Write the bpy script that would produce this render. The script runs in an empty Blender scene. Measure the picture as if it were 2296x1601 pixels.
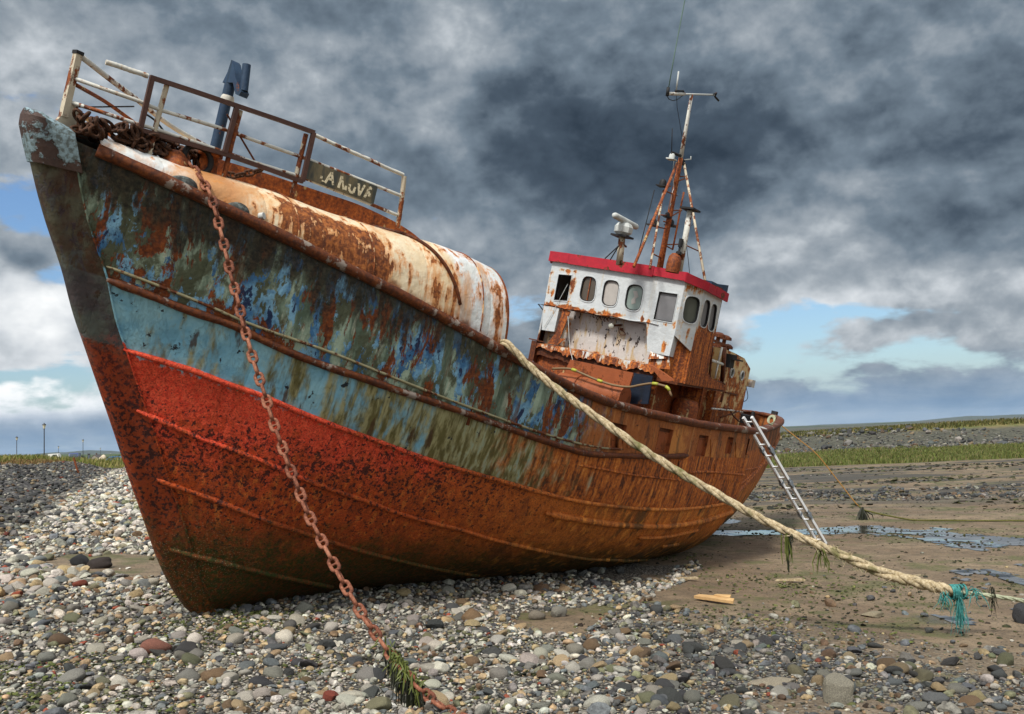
import bpy, bmesh, math, random
import numpy as np
from mathutils import Vector, Matrix
random.seed(7); RNG = np.random.default_rng(11)
R = math.radians
scene = bpy.context.scene
COL = scene.collection
# ------------------------------------------------------------------ camera
F = 2147.635; CX, CY = 1147.5, 800.5          # focal length and centre of the picture, in units of its 2295 px width
CAM_H = 1.9
c_r = np.array([0.99912283, 0.00348545, -0.04173035])
c_u = np.array([0.04187565, -0.08316021, 0.99565597])
c_f = np.array([0.0, 0.9965301, 0.08323322])
C0 = np.array([0.0, 0.0, CAM_H])
cam = bpy.data.cameras.new('camera'); cam_o = bpy.data.objects.new('camera', cam); COL.objects.link(cam_o)
cam.sensor_width = 36.0; cam.lens = F * 36.0 / 2295.0; cam.clip_start = .1; cam.clip_end = 30000
M4 = Matrix.Identity(4)
for i in range(3):
    M4[i][0] = c_r[i]; M4[i][1] = c_u[i]; M4[i][2] = -c_f[i]; M4[i][3] = C0[i]
cam_o.matrix_world = M4
scene.camera = cam_o

def ray(x, y):
    v = c_f * F + c_r * (x - CX) - c_u * (y - CY)
    return v / np.linalg.norm(v)
def proj(P):
    q = np.asarray(P) - C0; d = q @ c_f
    return np.stack([CX + F * (q @ c_r) / d, CY - F * (q @ c_u) / d, d], -1)

# ------------------------------------------------------------------ the boat's own frame: X aft, Y to starboard, Z up
s_a = np.array([0.5389141, 0.84144104, -0.0393519])
s_p = np.array([0.80824563, -0.52968412, -0.25724257])     # to port
s_z = np.array([0.23729853, -0.10682565, 0.96554528])
s_O = np.array([-3.81581417, 11.3310606, -0.0005])
def to_world(q):                                # (X, port, Z) -> world
    q = np.atleast_2d(q); return s_O + q[:, :1] * s_a + q[:, 1:2] * s_p + q[:, 2:3] * s_z
_c = C0 - s_O; cs = np.array([_c @ s_a, _c @ s_p, _c @ s_z])
def sray(x, y):
    r = ray(x, y); return np.array([r @ s_a, r @ s_p, r @ s_z])
def onX(x, y, v):
    r = sray(x, y); return cs + r * (v - cs[0]) / r[0]
def onY(x, y, v):
    r = sray(x, y); return cs + r * (v - cs[1]) / r[1]
def onZ(x, y, v):
    r = sray(x, y); return cs + r * (v - cs[2]) / r[2]
def onF(x, y, f, k0=6.0, k1=45.0):
    """first point of the sight line (in boat axes) where f(X, port, Z) turns from + to -"""
    r = sray(x, y); k = np.linspace(k0, k1, 4000); P = cs + k[:, None] * r
    g = f(P[:, 0], P[:, 1], P[:, 2]); i = np.where((g[:-1] > 0) & (g[1:] <= 0))[0]
    if len(i) == 0: i = [int(np.abs(g[:-1]).argmin())]
    i = i[0]; w = g[i] / (g[i] - g[i + 1]) if g[i] != g[i + 1] else 0
    return cs + r * (k[i] + w * (k[i + 1] - k[i]))
def loc(q):                                     # (X, port, Z) -> local coordinates under the boat's empty
    q = np.atleast_2d(np.asarray(q, float)).copy(); q[:, 1] *= -1; return q

# ------------------------------------------------------------------ mesh helpers
class MB:
    """collects shapes that become ONE mesh object"""
    def __init__(s): s.v = []; s.f = []; s.n = 0; s.m = []; s.att = {}
    def add(s, v, f, mi=0):
        v = np.asarray(v, float); s.v.append(v)
        s.f += [tuple(int(i) + s.n for i in q) for q in f]; s.m += [mi] * len(f); s.n += len(v); return s
    def box(s, c, ax, ay, az, mi=0):            # centre and three half-axis vectors
        c, ax, ay, az = [np.asarray(q, float) for q in (c, ax, ay, az)]
        v = [c + sx * ax + sy * ay + sz * az for sz in (-1, 1) for sy in (-1, 1) for sx in (-1, 1)]
        f = [(0, 2, 3, 1), (4, 5, 7, 6), (0, 1, 5, 4), (2, 6, 7, 3), (0, 4, 6, 2), (1, 3, 7, 5)]
        return s.add(v, f, mi)
    def bar(s, a, b, w, h, up=(0, 0, 1), mi=0):
        a, b, up = [np.asarray(q, float) for q in (a, b, up)]
        d = b - a; L = np.linalg.norm(d); d /= L
        x = np.cross(d, up); x /= max(np.linalg.norm(x), 1e-9); z = np.cross(x, d)
        return s.box((a + b) / 2, d * L / 2, x * w / 2, z * h / 2, mi)
    def tube(s, pts, r, seg=8, cap=True, mi=0, closed=False):
        pts = np.asarray(pts, float); n = len(pts); r = np.broadcast_to(np.asarray(r, float), (n,))
        t = np.gradient(pts, axis=0)
        if closed: t = np.roll(pts, -1, 0) - np.roll(pts, 1, 0)
        t /= np.maximum(np.linalg.norm(t, axis=1), 1e-9)[:, None]
        u = np.cross(t[0], [0, 0, 1.]) if abs(t[0][2]) < .9 else np.cross(t[0], [1., 0, 0])
        V = []
        for i in range(n):
            u = u - t[i] * (u @ t[i]); u /= max(np.linalg.norm(u), 1e-9); w = np.cross(t[i], u)
            for k in range(seg):
                a = 2 * math.pi * k / seg; V.append(pts[i] + r[i] * (math.cos(a) * u + math.sin(a) * w))
        fs = []
        for i in range(n if closed else n - 1):
            j = (i + 1) % n
            for k in range(seg):
                l = (k + 1) % seg; fs.append((i * seg + k, i * seg + l, j * seg + l, j * seg + k))
        if cap and not closed:
            fs.append(tuple(range(seg))[::-1]); fs.append(tuple(range((n - 1) * seg, n * seg)))
        return s.add(V, fs, mi)
    def prism(s, poly, off, mi=0):              # planar polygon pushed along off
        poly = np.asarray(poly, float); n = len(poly); off = np.asarray(off, float)
        f = [tuple(range(n)), tuple(range(2 * n - 1, n - 1, -1))] + [(i, i + n, (i + 1) % n + n, (i + 1) % n) for i in range(n)]
        return s.add(np.vstack([poly, poly + off]), f, mi)
    def grid(s, P, mi=0, close=False):          # P[i, j] -> vertex
        P = np.asarray(P, float); a, b = P.shape[:2]
        f = [(i * b + j, i * b + j + 1, (i + 1) * b + j + 1, (i + 1) * b + j) for i in range(a - 1) for j in range(b - 1)]
        if close: f += [(i * b + b - 1, i * b, (i + 1) * b, (i + 1) * b + b - 1) for i in range(a - 1)]
        return s.add(P.reshape(-1, 3), f, mi)
    def lathe(s, c, axis, prof, seg=16, mi=0):  # profile of (radius, height along axis)
        c, axis = np.asarray(c, float), np.asarray(axis, float); axis = axis / np.linalg.norm(axis)
        u = np.cross(axis, [0.3, 1, 0.2]); u /= np.linalg.norm(u); w = np.cross(axis, u)
        P = [[c + axis * h + r * (math.cos(2 * math.pi * k / seg) * u + math.sin(2 * math.pi * k / seg) * w) for k in range(seg)] for r, h in prof]
        return s.grid(P, mi, close=True)
    def ring(s, c, ax, ay, r0, r1, d, seg=24, mi=0):      # flat ring in the ax / ay plane, depth vector d
        c, ax, ay, d = [np.asarray(q, float) for q in (c, ax, ay, d)]
        P = []
        for (rr, k) in ((r0, 0), (r1, 0), (r1, 1), (r0, 1), (r0, 0)):
            P.append([c + rr * (math.cos(2 * math.pi * i / seg) * ax + math.sin(2 * math.pi * i / seg) * ay) + k * d for i in range(seg)])
        return s.grid(P, mi, close=True)
    def build(s, name, mats, parent=None, smooth=False, sharp=None, local=False):
        me = bpy.data.meshes.new(name)
        V = np.vstack(s.v) if s.v else np.zeros((0, 3))
        if local: V = loc(V)
        me.from_pydata(V.tolist(), [], s.f)
        if not isinstance(mats, (list, tuple)): mats = [mats]
        for m in mats: me.materials.append(m)
        if len(mats) > 1: me.polygons.foreach_set('material_index', s.m)
        for k, a in s.att.items():
            at = me.attributes.new(k, 'FLOAT', 'POINT'); at.data.foreach_set('value', np.asarray(a, np.float32))
        bm = bmesh.new(); bm.from_mesh(me); bmesh.ops.recalc_face_normals(bm, faces=bm.faces); bm.to_mesh(me); bm.free()
        if smooth:
            me.polygons.foreach_set('use_smooth', [True] * len(me.polygons))
            if sharp: me.set_sharp_from_angle(angle=R(sharp))
        me.update()
        o = bpy.data.objects.new(name, me); COL.objects.link(o)
        if parent is not None: o.parent = parent
        return o

def tag(o, label=None, cat=None, group=None, kind=None):
    if label: o['label'] = label
    if cat: o['category'] = cat
    if group: o['group'] = group
    if kind: o['kind'] = kind
    return o
def empty(name, p=(0, 0, 0)):
    o = bpy.data.objects.new(name, None); o.location = Vector([float(q) for q in p]); o.empty_display_size = .3; COL.objects.link(o); return o
def smooth_path(P, n):
    """Catmull-Rom through the points, resampled to n evenly spaced ones"""
    P = np.asarray(P, float); Q = np.vstack([2 * P[0] - P[1], P, 2 * P[-1] - P[-2]]); out = []
    for i in range(1, len(Q) - 2):
        for t in np.linspace(0, 1, 16, endpoint=False):
            a, b, c, d = Q[i - 1], Q[i], Q[i + 1], Q[i + 2]
            out.append(.5 * (2 * b + (c - a) * t + (2 * a - 5 * b + 4 * c - d) * t * t + (3 * b - a - 3 * c + d) * t ** 3))
    out.append(P[-1]); out = np.array(out)
    s = np.concatenate([[0], np.cumsum(np.linalg.norm(np.diff(out, axis=0), axis=1))])
    q = np.linspace(0, s[-1], n)
    return np.stack([np.interp(q, s, out[:, k]) for k in range(out.shape[1])], 1)

def vnoise(x, y, seed=0):
    """value noise on numpy arrays, about -1..1"""
    xi = np.floor(x).astype(np.int64); yi = np.floor(y).astype(np.int64); u = x - xi; v = y - yi
    u = u * u * (3 - 2 * u); v = v * v * (3 - 2 * v)
    def h(a, b):
        n = (a * 374761393 + b * 668265263 + seed * 974711) & 0x7fffffff
        n = ((n ^ (n >> 13)) * 1274126177) & 0x7fffffff
        return ((n ^ (n >> 16)) & 0xffff) / 32767.5 - 1
    return (h(xi, yi) * (1 - u) + h(xi + 1, yi) * u) * (1 - v) + (h(xi, yi + 1) * (1 - u) + h(xi + 1, yi + 1) * u) * v
def fbm(x, y, o=4, seed=0):
    s = 0; a = 1; t = 0
    for i in range(o): s = s + a * vnoise(x * 2 ** i + 17.3 * i, y * 2 ** i - 9.1 * i, seed + i); t += a; a *= .5
    return s / t
def sstep(x, a, b):
    t = np.clip((x - a) / (b - a), 0, 1); return t * t * (3 - 2 * t)

# ------------------------------------------------------------------ shader helpers
class NT:
    def __init__(s, tree): s.t = tree; s.nodes = tree.nodes; s.links = tree.links
    def node(s, typ, **kw):
        n = s.nodes.new(typ)
        for k, v in kw.items(): setattr(n, k, v)
        return n
    def put(s, sock, v):
        if isinstance(v, bpy.types.NodeSocket): s.links.new(v, sock)
        elif v is not None:
            if sock.type == 'RGBA' and not isinstance(v, (int, float)): v = (*v, 1.0) if len(v) == 3 else v
            elif sock.type == 'RGBA': v = (v, v, v, 1)
            sock.default_value = v
    def m(s, op, a, b=None, c=None, clamp=False):
        n = s.node('ShaderNodeMath', operation=op); n.use_clamp = clamp
        for i, v in enumerate((a, b, c)):
            if v is not None: s.put(n.inputs[i], v)
        return n.outputs[0]
    def vm(s, op, a, b=None, scale=None):
        n = s.node('ShaderNodeVectorMath', operation=op); s.put(n.inputs[0], a)
        if b is not None: s.put(n.inputs[1], b)
        if scale is not None: s.put(n.inputs['Scale'], scale)
        return n.outputs[0] if op not in ('LENGTH', 'DOT_PRODUCT', 'DISTANCE') else n.outputs['Value']
    def mix(s, f, a, b, mode='MIX'):
        n = s.node('ShaderNodeMix', data_type='RGBA', blend_type=mode)
        s.put(n.inputs[0], f); s.put(n.inputs[6], a); s.put(n.inputs[7], b); return n.outputs[2]
    def mixf(s, f, a, b):
        n = s.node('ShaderNodeMix', data_type='FLOAT'); s.put(n.inputs[0], f); s.put(n.inputs[2], a); s.put(n.inputs[3], b); return n.outputs[0]
    def rng(s, x, a, b, c=0., d=1., smooth=True):
        n = s.node('ShaderNodeMapRange'); n.interpolation_type = 'SMOOTHSTEP' if smooth else 'LINEAR'; n.clamp = True
        for i, v in enumerate((x, a, b, c, d)): s.put(n.inputs[i], v)
        return n.outputs[0]
    def noise(s, v, sc, det=6, rough=.55, dist=0., out=0):
        n = s.node('ShaderNodeTexNoise'); s.put(n.inputs['Vector'], v); s.put(n.inputs['Scale'], sc); s.put(n.inputs['Detail'], det)
        s.put(n.inputs['Roughness'], rough); s.put(n.inputs['Distortion'], dist); return n.outputs[out]
    def vor(s, v, sc, feat='F1', out='Distance', rand=1.):
        n = s.node('ShaderNodeTexVoronoi', feature=feat); s.put(n.inputs['Vector'], v); s.put(n.inputs['Scale'], sc); s.put(n.inputs['Randomness'], rand)
        return n.outputs[out]
    def map(s, v, scale=(1, 1, 1), loc=(0, 0, 0), rot=(0, 0, 0)):
        n = s.node('ShaderNodeMapping'); s.put(n.inputs['Vector'], v); n.inputs['Scale'].default_value = scale
        n.inputs['Location'].default_value = loc; n.inputs['Rotation'].default_value = rot; return n.outputs[0]
    def ramp(s, f, stops, interp='LINEAR'):
        n = s.node('ShaderNodeValToRGB'); n.color_ramp.interpolation = interp; s.put(n.inputs[0], f); e = n.color_ramp.elements
        while len(e) < len(stops): e.new(.5)
        for i, (p, c) in enumerate(stops): e[i].position = p; e[i].color = (*c, 1) if len(c) == 3 else c
        return n.outputs[0]
    def xyz(s, v):
        n = s.node('ShaderNodeSeparateXYZ'); s.put(n.inputs[0], v); return n.outputs
    def comb(s, x, y, z):
        n = s.node('ShaderNodeCombineXYZ')
        for i, v in enumerate((x, y, z)): s.put(n.inputs[i], v)
        return n.outputs[0]
    def att(s, name, out='Fac'): return s.node('ShaderNodeAttribute', attribute_name=name).outputs[out]
    def obj(s): return s.node('ShaderNodeTexCoord').outputs['Object']
    def bump(s, h, strength=.5, dist=.02, normal=None):
        n = s.node('ShaderNodeBump'); s.put(n.inputs['Height'], h); n.inputs['Strength'].default_value = strength; n.inputs['Distance'].default_value = dist
        if normal is not None: s.put(n.inputs['Normal'], normal)
        return n.outputs[0]
def material(name, fn):
    m = bpy.data.materials.new(name); m.use_nodes = True; t = NT(m.node_tree)
    b = m.node_tree.nodes['Principled BSDF']; d = fn(t)
    for k, v in d.items():
        if k == 'spec': k = 'Specular IOR Level'
        t.put(b.inputs[k], v)
    return m
# ------------------------------------------------------------------ materials
def rust_ramp(t, f, bright=1.0):
    b = bright
    return t.ramp(f, [(.28, (.022 * b, .010 * b, .008 * b)), (.42, (.10 * b, .024 * b, .007 * b)), (.52, (.20 * b, .050 * b, .010 * b)),
                      (.64, (.34 * b, .105 * b, .020 * b)), (.80, (.46 * b, .22 * b, .07 * b))])
def hull_mat(t):
    P = t.obj(); X, Y, Z = t.xyz(P); band = t.att('band'); stem = t.att('stem')
    nb = t.noise(P, .8, 8, .6); nm = t.noise(t.map(P, loc=(3, 1, 7)), 3.2, 9, .6); nf = t.noise(P, 22, 7, .65)
    sv = t.map(P, scale=(4.5, 4.5, .45)); st = t.noise(sv, 1, 6, .6, .3); st2 = t.noise(t.map(P, scale=(15, 15, .9), loc=(5, 2, 1)), 1, 5, .6)
    wob = t.m('MULTIPLY', t.m('SUBTRACT', nm, .5), 1.0)
    # --- below the waterline: red antifouling over rust
    rustA = rust_ramp(t, t.m('ADD', t.m('MULTIPLY', nf, .62), t.m('MULTIPLY', nm, .33)), 1.25)
    red = t.mix(t.rng(nf, .35, .65), (.68, .050, .022), (.88, .115, .050))
    red = t.mix(t.rng(st, .5, .7, 0, .45), red, (.36, .045, .012))
    thr = t.m('MULTIPLY_ADD', X, t.m('MULTIPLY_ADD', X, .018, .07), .81)
    redm = t.rng(t.m('ADD', t.m('SUBTRACT', band, thr), t.m('ADD', t.m('MULTIPLY', wob, .7), t.m('MULTIPLY', t.m('SUBTRACT', nf, .5), .35))), -.16, .10)
    redm = t.m('MULTIPLY', redm, t.rng(t.m('MULTIPLY_ADD', wob, 2.0, X), 2.9, 1.7))
    rustB = t.mix(t.rng(X, .8, 5.5), t.mix(.66, rustA, (.62, .088, .013)), t.mix(.60, rustA, (.80, .26, .040)))
    rustB = t.mix(t.rng(st2, .50, .66, 0, .6), rustB, (.20, .042, .009)); rustB = t.mix(t.rng(st2, .46, .34, 0, .5), rustB, (.72, .24, .045))
    low = t.mix(redm, rustB, red)
    sp = t.noise(t.map(P, loc=(9, 9, 2)), 22, 6, .62); sp = t.m('MAXIMUM', sp, t.m('MULTIPLY_ADD', t.noise(t.map(P, loc=(2, 5, 2)), 10, 6, .66), 1.0, -.035))
    spden = t.m('ADD', t.rng(t.m('SUBTRACT', band, thr), -.55, -.02, 0, .06), t.rng(t.m('SUBTRACT', band, thr), .0, .25, 0, -.15))
    spm = t.rng(t.m('ADD', sp, spden), .585, .635)
    spm = t.m('MULTIPLY', spm, t.rng(X, 6, 2.5, .3, 1))
    low = t.mix(t.m('MULTIPLY', spm, .9), low, (.032, .010, .010))
    alg_shade = t.rng(t.m('ADD', t.m('MULTIPLY_ADD', X, .012, t.m('MULTIPLY', wob, .55)), t.m('SUBTRACT', .60, band)), .0, .32)
    low = t.mix(t.m('MULTIPLY', alg_shade, t.rng(nf, .35, .6, .6, 1.0)), low, t.mix(nf, (.004, .006, .002), (.055, .080, .010)))  # algae green, its near-black tone also paints in the shade under the hull
    barn = t.m('MULTIPLY', t.rng(t.vor(P, 42), .30, .18), t.m('MULTIPLY', t.rng(t.m('ADD', band, wob), .62, .2), t.rng(t.m('ADD', X, wob), .7, -.5)))
    low = t.mix(t.m('MULTIPLY', barn, .75), low, (.36, .30, .18))
    # --- between waterline and strake: light blue under olive run-off
    blue = t.mix(t.rng(nm, .35, .65), (.17, .41, .57), (.30, .57, .68))
    olive = t.mix(t.rng(st2, .4, .6), (.13, .115, .038), (.36, .34, .17))
    teal = t.mix(nf, (.18, .29, .24), (.40, .52, .43))
    cov = t.rng(t.m('ADD', t.m('MULTIPLY_ADD', X, .085, st), t.m('MULTIPLY', wob, .35)), .42, .58)
    mid = t.mix(cov, blue, olive)
    mid = t.mix(t.m('MULTIPLY', t.rng(st2, .52, .62), t.rng(X, 1.2, 3.2)), mid, teal)
    drip = t.rng(t.noise(t.map(P, scale=(6, 6, .30), loc=(1, 8, 4)), 1, 5, .6), .60, .68)
    mid = t.mix(t.m('MULTIPLY', drip, .85), mid, (.070, .032, .012))
    mid = t.mix(t.rng(t.noise(t.map(P, loc=(2, 2, 2)), 7, 6, .65), .63, .66), mid, (.018, .024, .032))
    rustM = t.ramp(t.m('ADD', t.m('MULTIPLY', st2, .6), t.m('MULTIPLY', nf, .4)),
                   [(.30, (.022, .009, .009)), (.42, (.11, .028, .009)), (.52, (.44, .115, .020)), (.62, (.68, .24, .042)), (.74, (.78, .45, .15))])
    rm = t.rng(t.m('ADD', t.m('MULTIPLY_ADD', wob, 3.2, X), t.m('MULTIPLY_ADD', st, 5.0, -2.5)), 2.5, 4.0)
    mid = t.mix(rm, mid, rustM)
    # --- above the strake: dark weathered plating, blue flakes, rust, painted flare shade
    up = t.mix(t.rng(st, .36, .58), (.085, .130, .092), (.35, .46, .36))
    up = t.mix(t.rng(st2, .54, .66, 0, .75), up, (.52, .55, .43))
    up = t.mix(t.rng(t.noise(t.map(P, scale=(1, 1, .55), loc=(4, 4, 4)), 2.4, 10, .68, .2), .44, .54), up, t.mix(nf, (.030, .042, .028), (.13, .145, .085)))
    bl = t.m('MULTIPLY_ADD', t.m('SUBTRACT', nf, .5), .10, t.noise(t.map(P, scale=(1.25, 1.25, .5), loc=(-4, 3, 1)), 3.4, 11, .68, .35))
    up = t.mix(t.rng(bl, .515, .535), up, t.mix(t.rng(nm, .42, .6), (.045, .16, .34), (.22, .45, .64)))
    up = t.mix(t.rng(bl, .595, .615), up, (.012, .028, .085))
    ru = t.m('MULTIPLY_ADD', t.m('SUBTRACT', nf, .5), .08, t.noise(t.map(P, scale=(1.3, 1.3, .38), loc=(6, -3, 8)), 3.0, 11, .70, .3))
    up = t.mix(t.rng(ru, .52, .55), up, rust_ramp(t, t.m('ADD', t.m('MULTIPLY', nf, .6), t.m('MULTIPLY', st2, .30)), 1.15))
    gn = t.m('ADD', t.m('MULTIPLY', t.noise(t.map(P, scale=(1, 1, .5), loc=(0, 7, 0)), 2.2, 10, .72, .3), .75), t.m('MULTIPLY', st2, .35)); grime_shade = t.rng(t.m('ADD', t.m('MULTIPLY', gn, 1.25), t.m('MULTIPLY', band, .46)), 1.82, 2.0)  # dirt stains plus painted shade of the flare, denser towards rail and bow
    up = t.mix(t.m('MULTIPLY', drip, .7), up, (.105, .040, .012)); up = t.mix(t.m('MULTIPLY', grime_shade, t.m('MULTIPLY', t.rng(X, 3.0, .3, .4, 1), .94)), up, t.mix(t.rng(nf, .35, .65), (.006, .006, .005), t.mix(nm, (.055, .028, .014), (.040, .045, .030))))
    rustU = t.mix(t.rng(nm, .35, .65), t.mix(st2, (.14, .040, .013), (.46, .145, .030)), (.36, .115, .028))
    rustU = t.mix(t.rng(st2, .58, .7, 0, .8), rustU, (.52, .24, .08))
    pat = t.noise(t.map(P, scale=(1, 1, .45), loc=(8, 1, 5)), 2.0, 9, .66, .3); rustU = t.mix(t.rng(pat, .50, .58, 0, .75), rustU, (.075, .028, .015)); rustU = t.mix(t.rng(pat, .44, .36, 0, .7), rustU, (.60, .25, .06)); rustU = t.mix(t.rng(t.noise(t.map(P, scale=(9, 9, .5), loc=(3, 3, 0)), 1, 5, .6), .56, .66, 0, .8), rustU, (.040, .034, .018))
    rustU = t.mix(t.rng(nf, .58, .66, 0, .8), rustU, (.028, .012, .010)); low = t.mix(t.m('MULTIPLY', t.rng(pat, .53, .64, 0, .55), t.rng(X, 1.5, 4)), low, (.07, .022, .010)); low = t.mix(t.m('MULTIPLY', t.rng(t.noise(t.map(P, scale=(5, 5, .35), loc=(6, 6, 0)), 1, 4, .55), .55, .66, 0, .85), t.rng(X, 4.0, 6.5)), low, (.060, .040, .014)); low = t.mix(t.m('MULTIPLY', t.rng(t.noise(t.map(P, scale=(7, 7, .6), loc=(1, 6, 9)), 1, 6, .6), .54, .66, 0, .7), t.rng(X, 2.5, 5)), low, (.85, .34, .06)); rustM = t.mix(t.rng(pat, .50, .60, 0, .85), rustM, (.060, .016, .014)); rustM = t.mix(t.rng(pat, .44, .34, 0, .6), rustM, (.62, .27, .06))
    gr2 = t.noise(P, 55, 4, .7); low = t.mix(t.rng(gr2, .53, .62, 0, .75), low, t.mix(1.0, low, (.25, .20, .2), 'MULTIPLY')); low = t.mix(t.rng(gr2, .44, .36, 0, .45), low, t.mix(1.0, low, (1.7, 1.6, 1.4), 'MULTIPLY'))
    rmu = t.rng(t.m('ADD', t.m('MULTIPLY_ADD', wob, 2.6, X), t.m('MULTIPLY_ADD', st, 3.0, -1.5)), 3.4, 4.6)
    up = t.mix(rmu, up, rustU)
    # --- put the bands together, ragged edges
    e1 = t.m('MULTIPLY_ADD', t.m('SUBTRACT', nf, .5), .12, t.m('MULTIPLY', t.rng(nm, .56, .64), t.m('MULTIPLY', t.rng(X, .5, 2), -.07)))
    c = t.mix(t.rng(t.m('ADD', band, e1), .985, 1.01), low, mid)
    c = t.mix(t.rng(t.m('ADD', band, t.m('MULTIPLY', t.m('SUBTRACT', nf, .5), .06)), 1.98, 2.01), c, up)
    sr = t.mix(t.rng(nm, .4, .6), t.mix(nf, (.018, .010, .008), (.085, .030, .012)), t.mix(nf, (.05, .05, .035), (.115, .10, .06)))
    sr = t.mix(t.rng(t.m('ADD', band, wob), 1.25, .85), sr, t.mix(t.rng(sp, .50, .58), t.mix(nf, (.30, .028, .008), (.26, .060, .010)), (.045, .010, .008)))
    sr = t.mix(t.m('MULTIPLY', alg_shade, .8), sr, low)
    c = t.mix(t.m('MULTIPLY', stem, .92), c, sr)
    h = t.m('ADD', t.m('MULTIPLY', nf, .35), t.m('MULTIPLY', nm, .8))
    h = t.m('ADD', h, t.m('MULTIPLY', t.rng(bl, .52, .56), .25)); h = t.m('SUBTRACT', h, t.m('MULTIPLY', t.rng(ru, .50, .55), .3))
    h = t.m('SUBTRACT', h, t.m('MULTIPLY', spm, .25))
    pl = t.m('ABSOLUTE', t.m('SINE', t.m('MULTIPLY', X, 4.6)))
    h2 = t.m('ADD', t.m('MULTIPLY', nb, 1.0), t.m('MULTIPLY', t.m('POWER', pl, .5), .22))
    n1 = t.bump(h2, .7, .12); n = t.bump(h, .75, .022, n1)
    return {'Base Color': c, 'Roughness': t.mixf(nf, .48, .85), 'Normal': n, 'spec': .35}
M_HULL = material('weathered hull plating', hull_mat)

def rusty(name, paint, amount, paint2=None, sc=1.0, dark=1.0, spec=.35, streak=True, bright=1.0):
    """painted steel: amount 0 all paint .. 1 all rust"""
    def fn(t):
        P = t.obj(); nm = t.noise(P, 4.5 * sc, 8, .65); nf = t.noise(P, 26 * sc, 6, .65)
        st = t.noise(t.map(P, scale=(13 * sc, 13 * sc, 1.1 * sc)), 1, 5, .6)
        p2 = paint2 or tuple(q * .72 for q in paint)
        pc = t.mix(t.rng(nm, .3, .7), p2, paint)
        pc = t.mix(t.rng(st, .52, .70, 0, .5 if streak else .1), pc, tuple(a * b for a, b in zip(paint, (.78, .56, .36))))
        rc = rust_ramp(t, t.m('ADD', t.m('MULTIPLY', nf, .62), t.m('MULTIPLY', nm if not streak else st, .33)), dark)
        f = t.m('ADD', t.m('MULTIPLY', nm, .7), t.m('MULTIPLY', st if streak else nf, .3))
        lo = .5 + (.5 - amount) * .34
        mk = t.rng(f, lo - .018, lo + .022)
        if amount >= 1: mk = 1.0
        if amount <= 0: mk = t.rng(nf, .70, .76, 0, .6)
        c = t.mix(mk, pc, rc)
        h = t.m('ADD', t.m('MULTIPLY', nf, .5), t.m('MULTIPLY', mk, -.35))
        return {'Base Color': c, 'Roughness': t.mixf(nf, .45, .85), 'Normal': t.bump(h, .6, .012), 'spec': spec}
    return material(name, fn)
M_RUST = rusty('dark rusty steel', (.1, .04, .02), 1.0, dark=.55)
M_RUSTB = rusty('brown rusty steel', (.1, .04, .02), 1.0, dark=1.1)
M_RUSTO = rusty('orange rusty steel', (.56, .40, .18), .76, dark=1.4)
M_RAIL = rusty('rail rust', (.13, .06, .038), .72, (.24, .20, .17), dark=.6)
M_WHITE_TUBE = rusty('chipped white tube', (.66, .66, .61), .37, dark=.9)
M_POST = rusty('chipped cream post', (.62, .55, .42), .52, dark=1.0)
M_ANGLE = rusty('brown painted angle iron', (.060, .028, .022), .15, (.085, .040, .03), dark=.6)
M_NAVY = rusty('navy blue paint', (.014, .035, .075), .12, (.02, .05, .10), dark=.7)
M_DARK = rusty('blackened steel', (.012, .012, .014), .2, dark=.35)
M_GREY = rusty('pale grey fitting', (.55, .58, .57), .08, dark=.8, streak=False)
M_REDFAS = rusty('red fascia paint', (.46, .012, .030), .27, (.30, .010, .025), dark=.4, streak=False)
M_BLUESHADE = rusty('shadow toned blue plate', (.003, .007, .018), .25, (.005, .014, .034), dark=.25)  # blue paint darkened to carry the shadow the plate lies in
M_BROWNP = rusty('rust brown plate', (.30, .080, .024), .40, (.24, .065, .02), dark=1.0)

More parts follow.
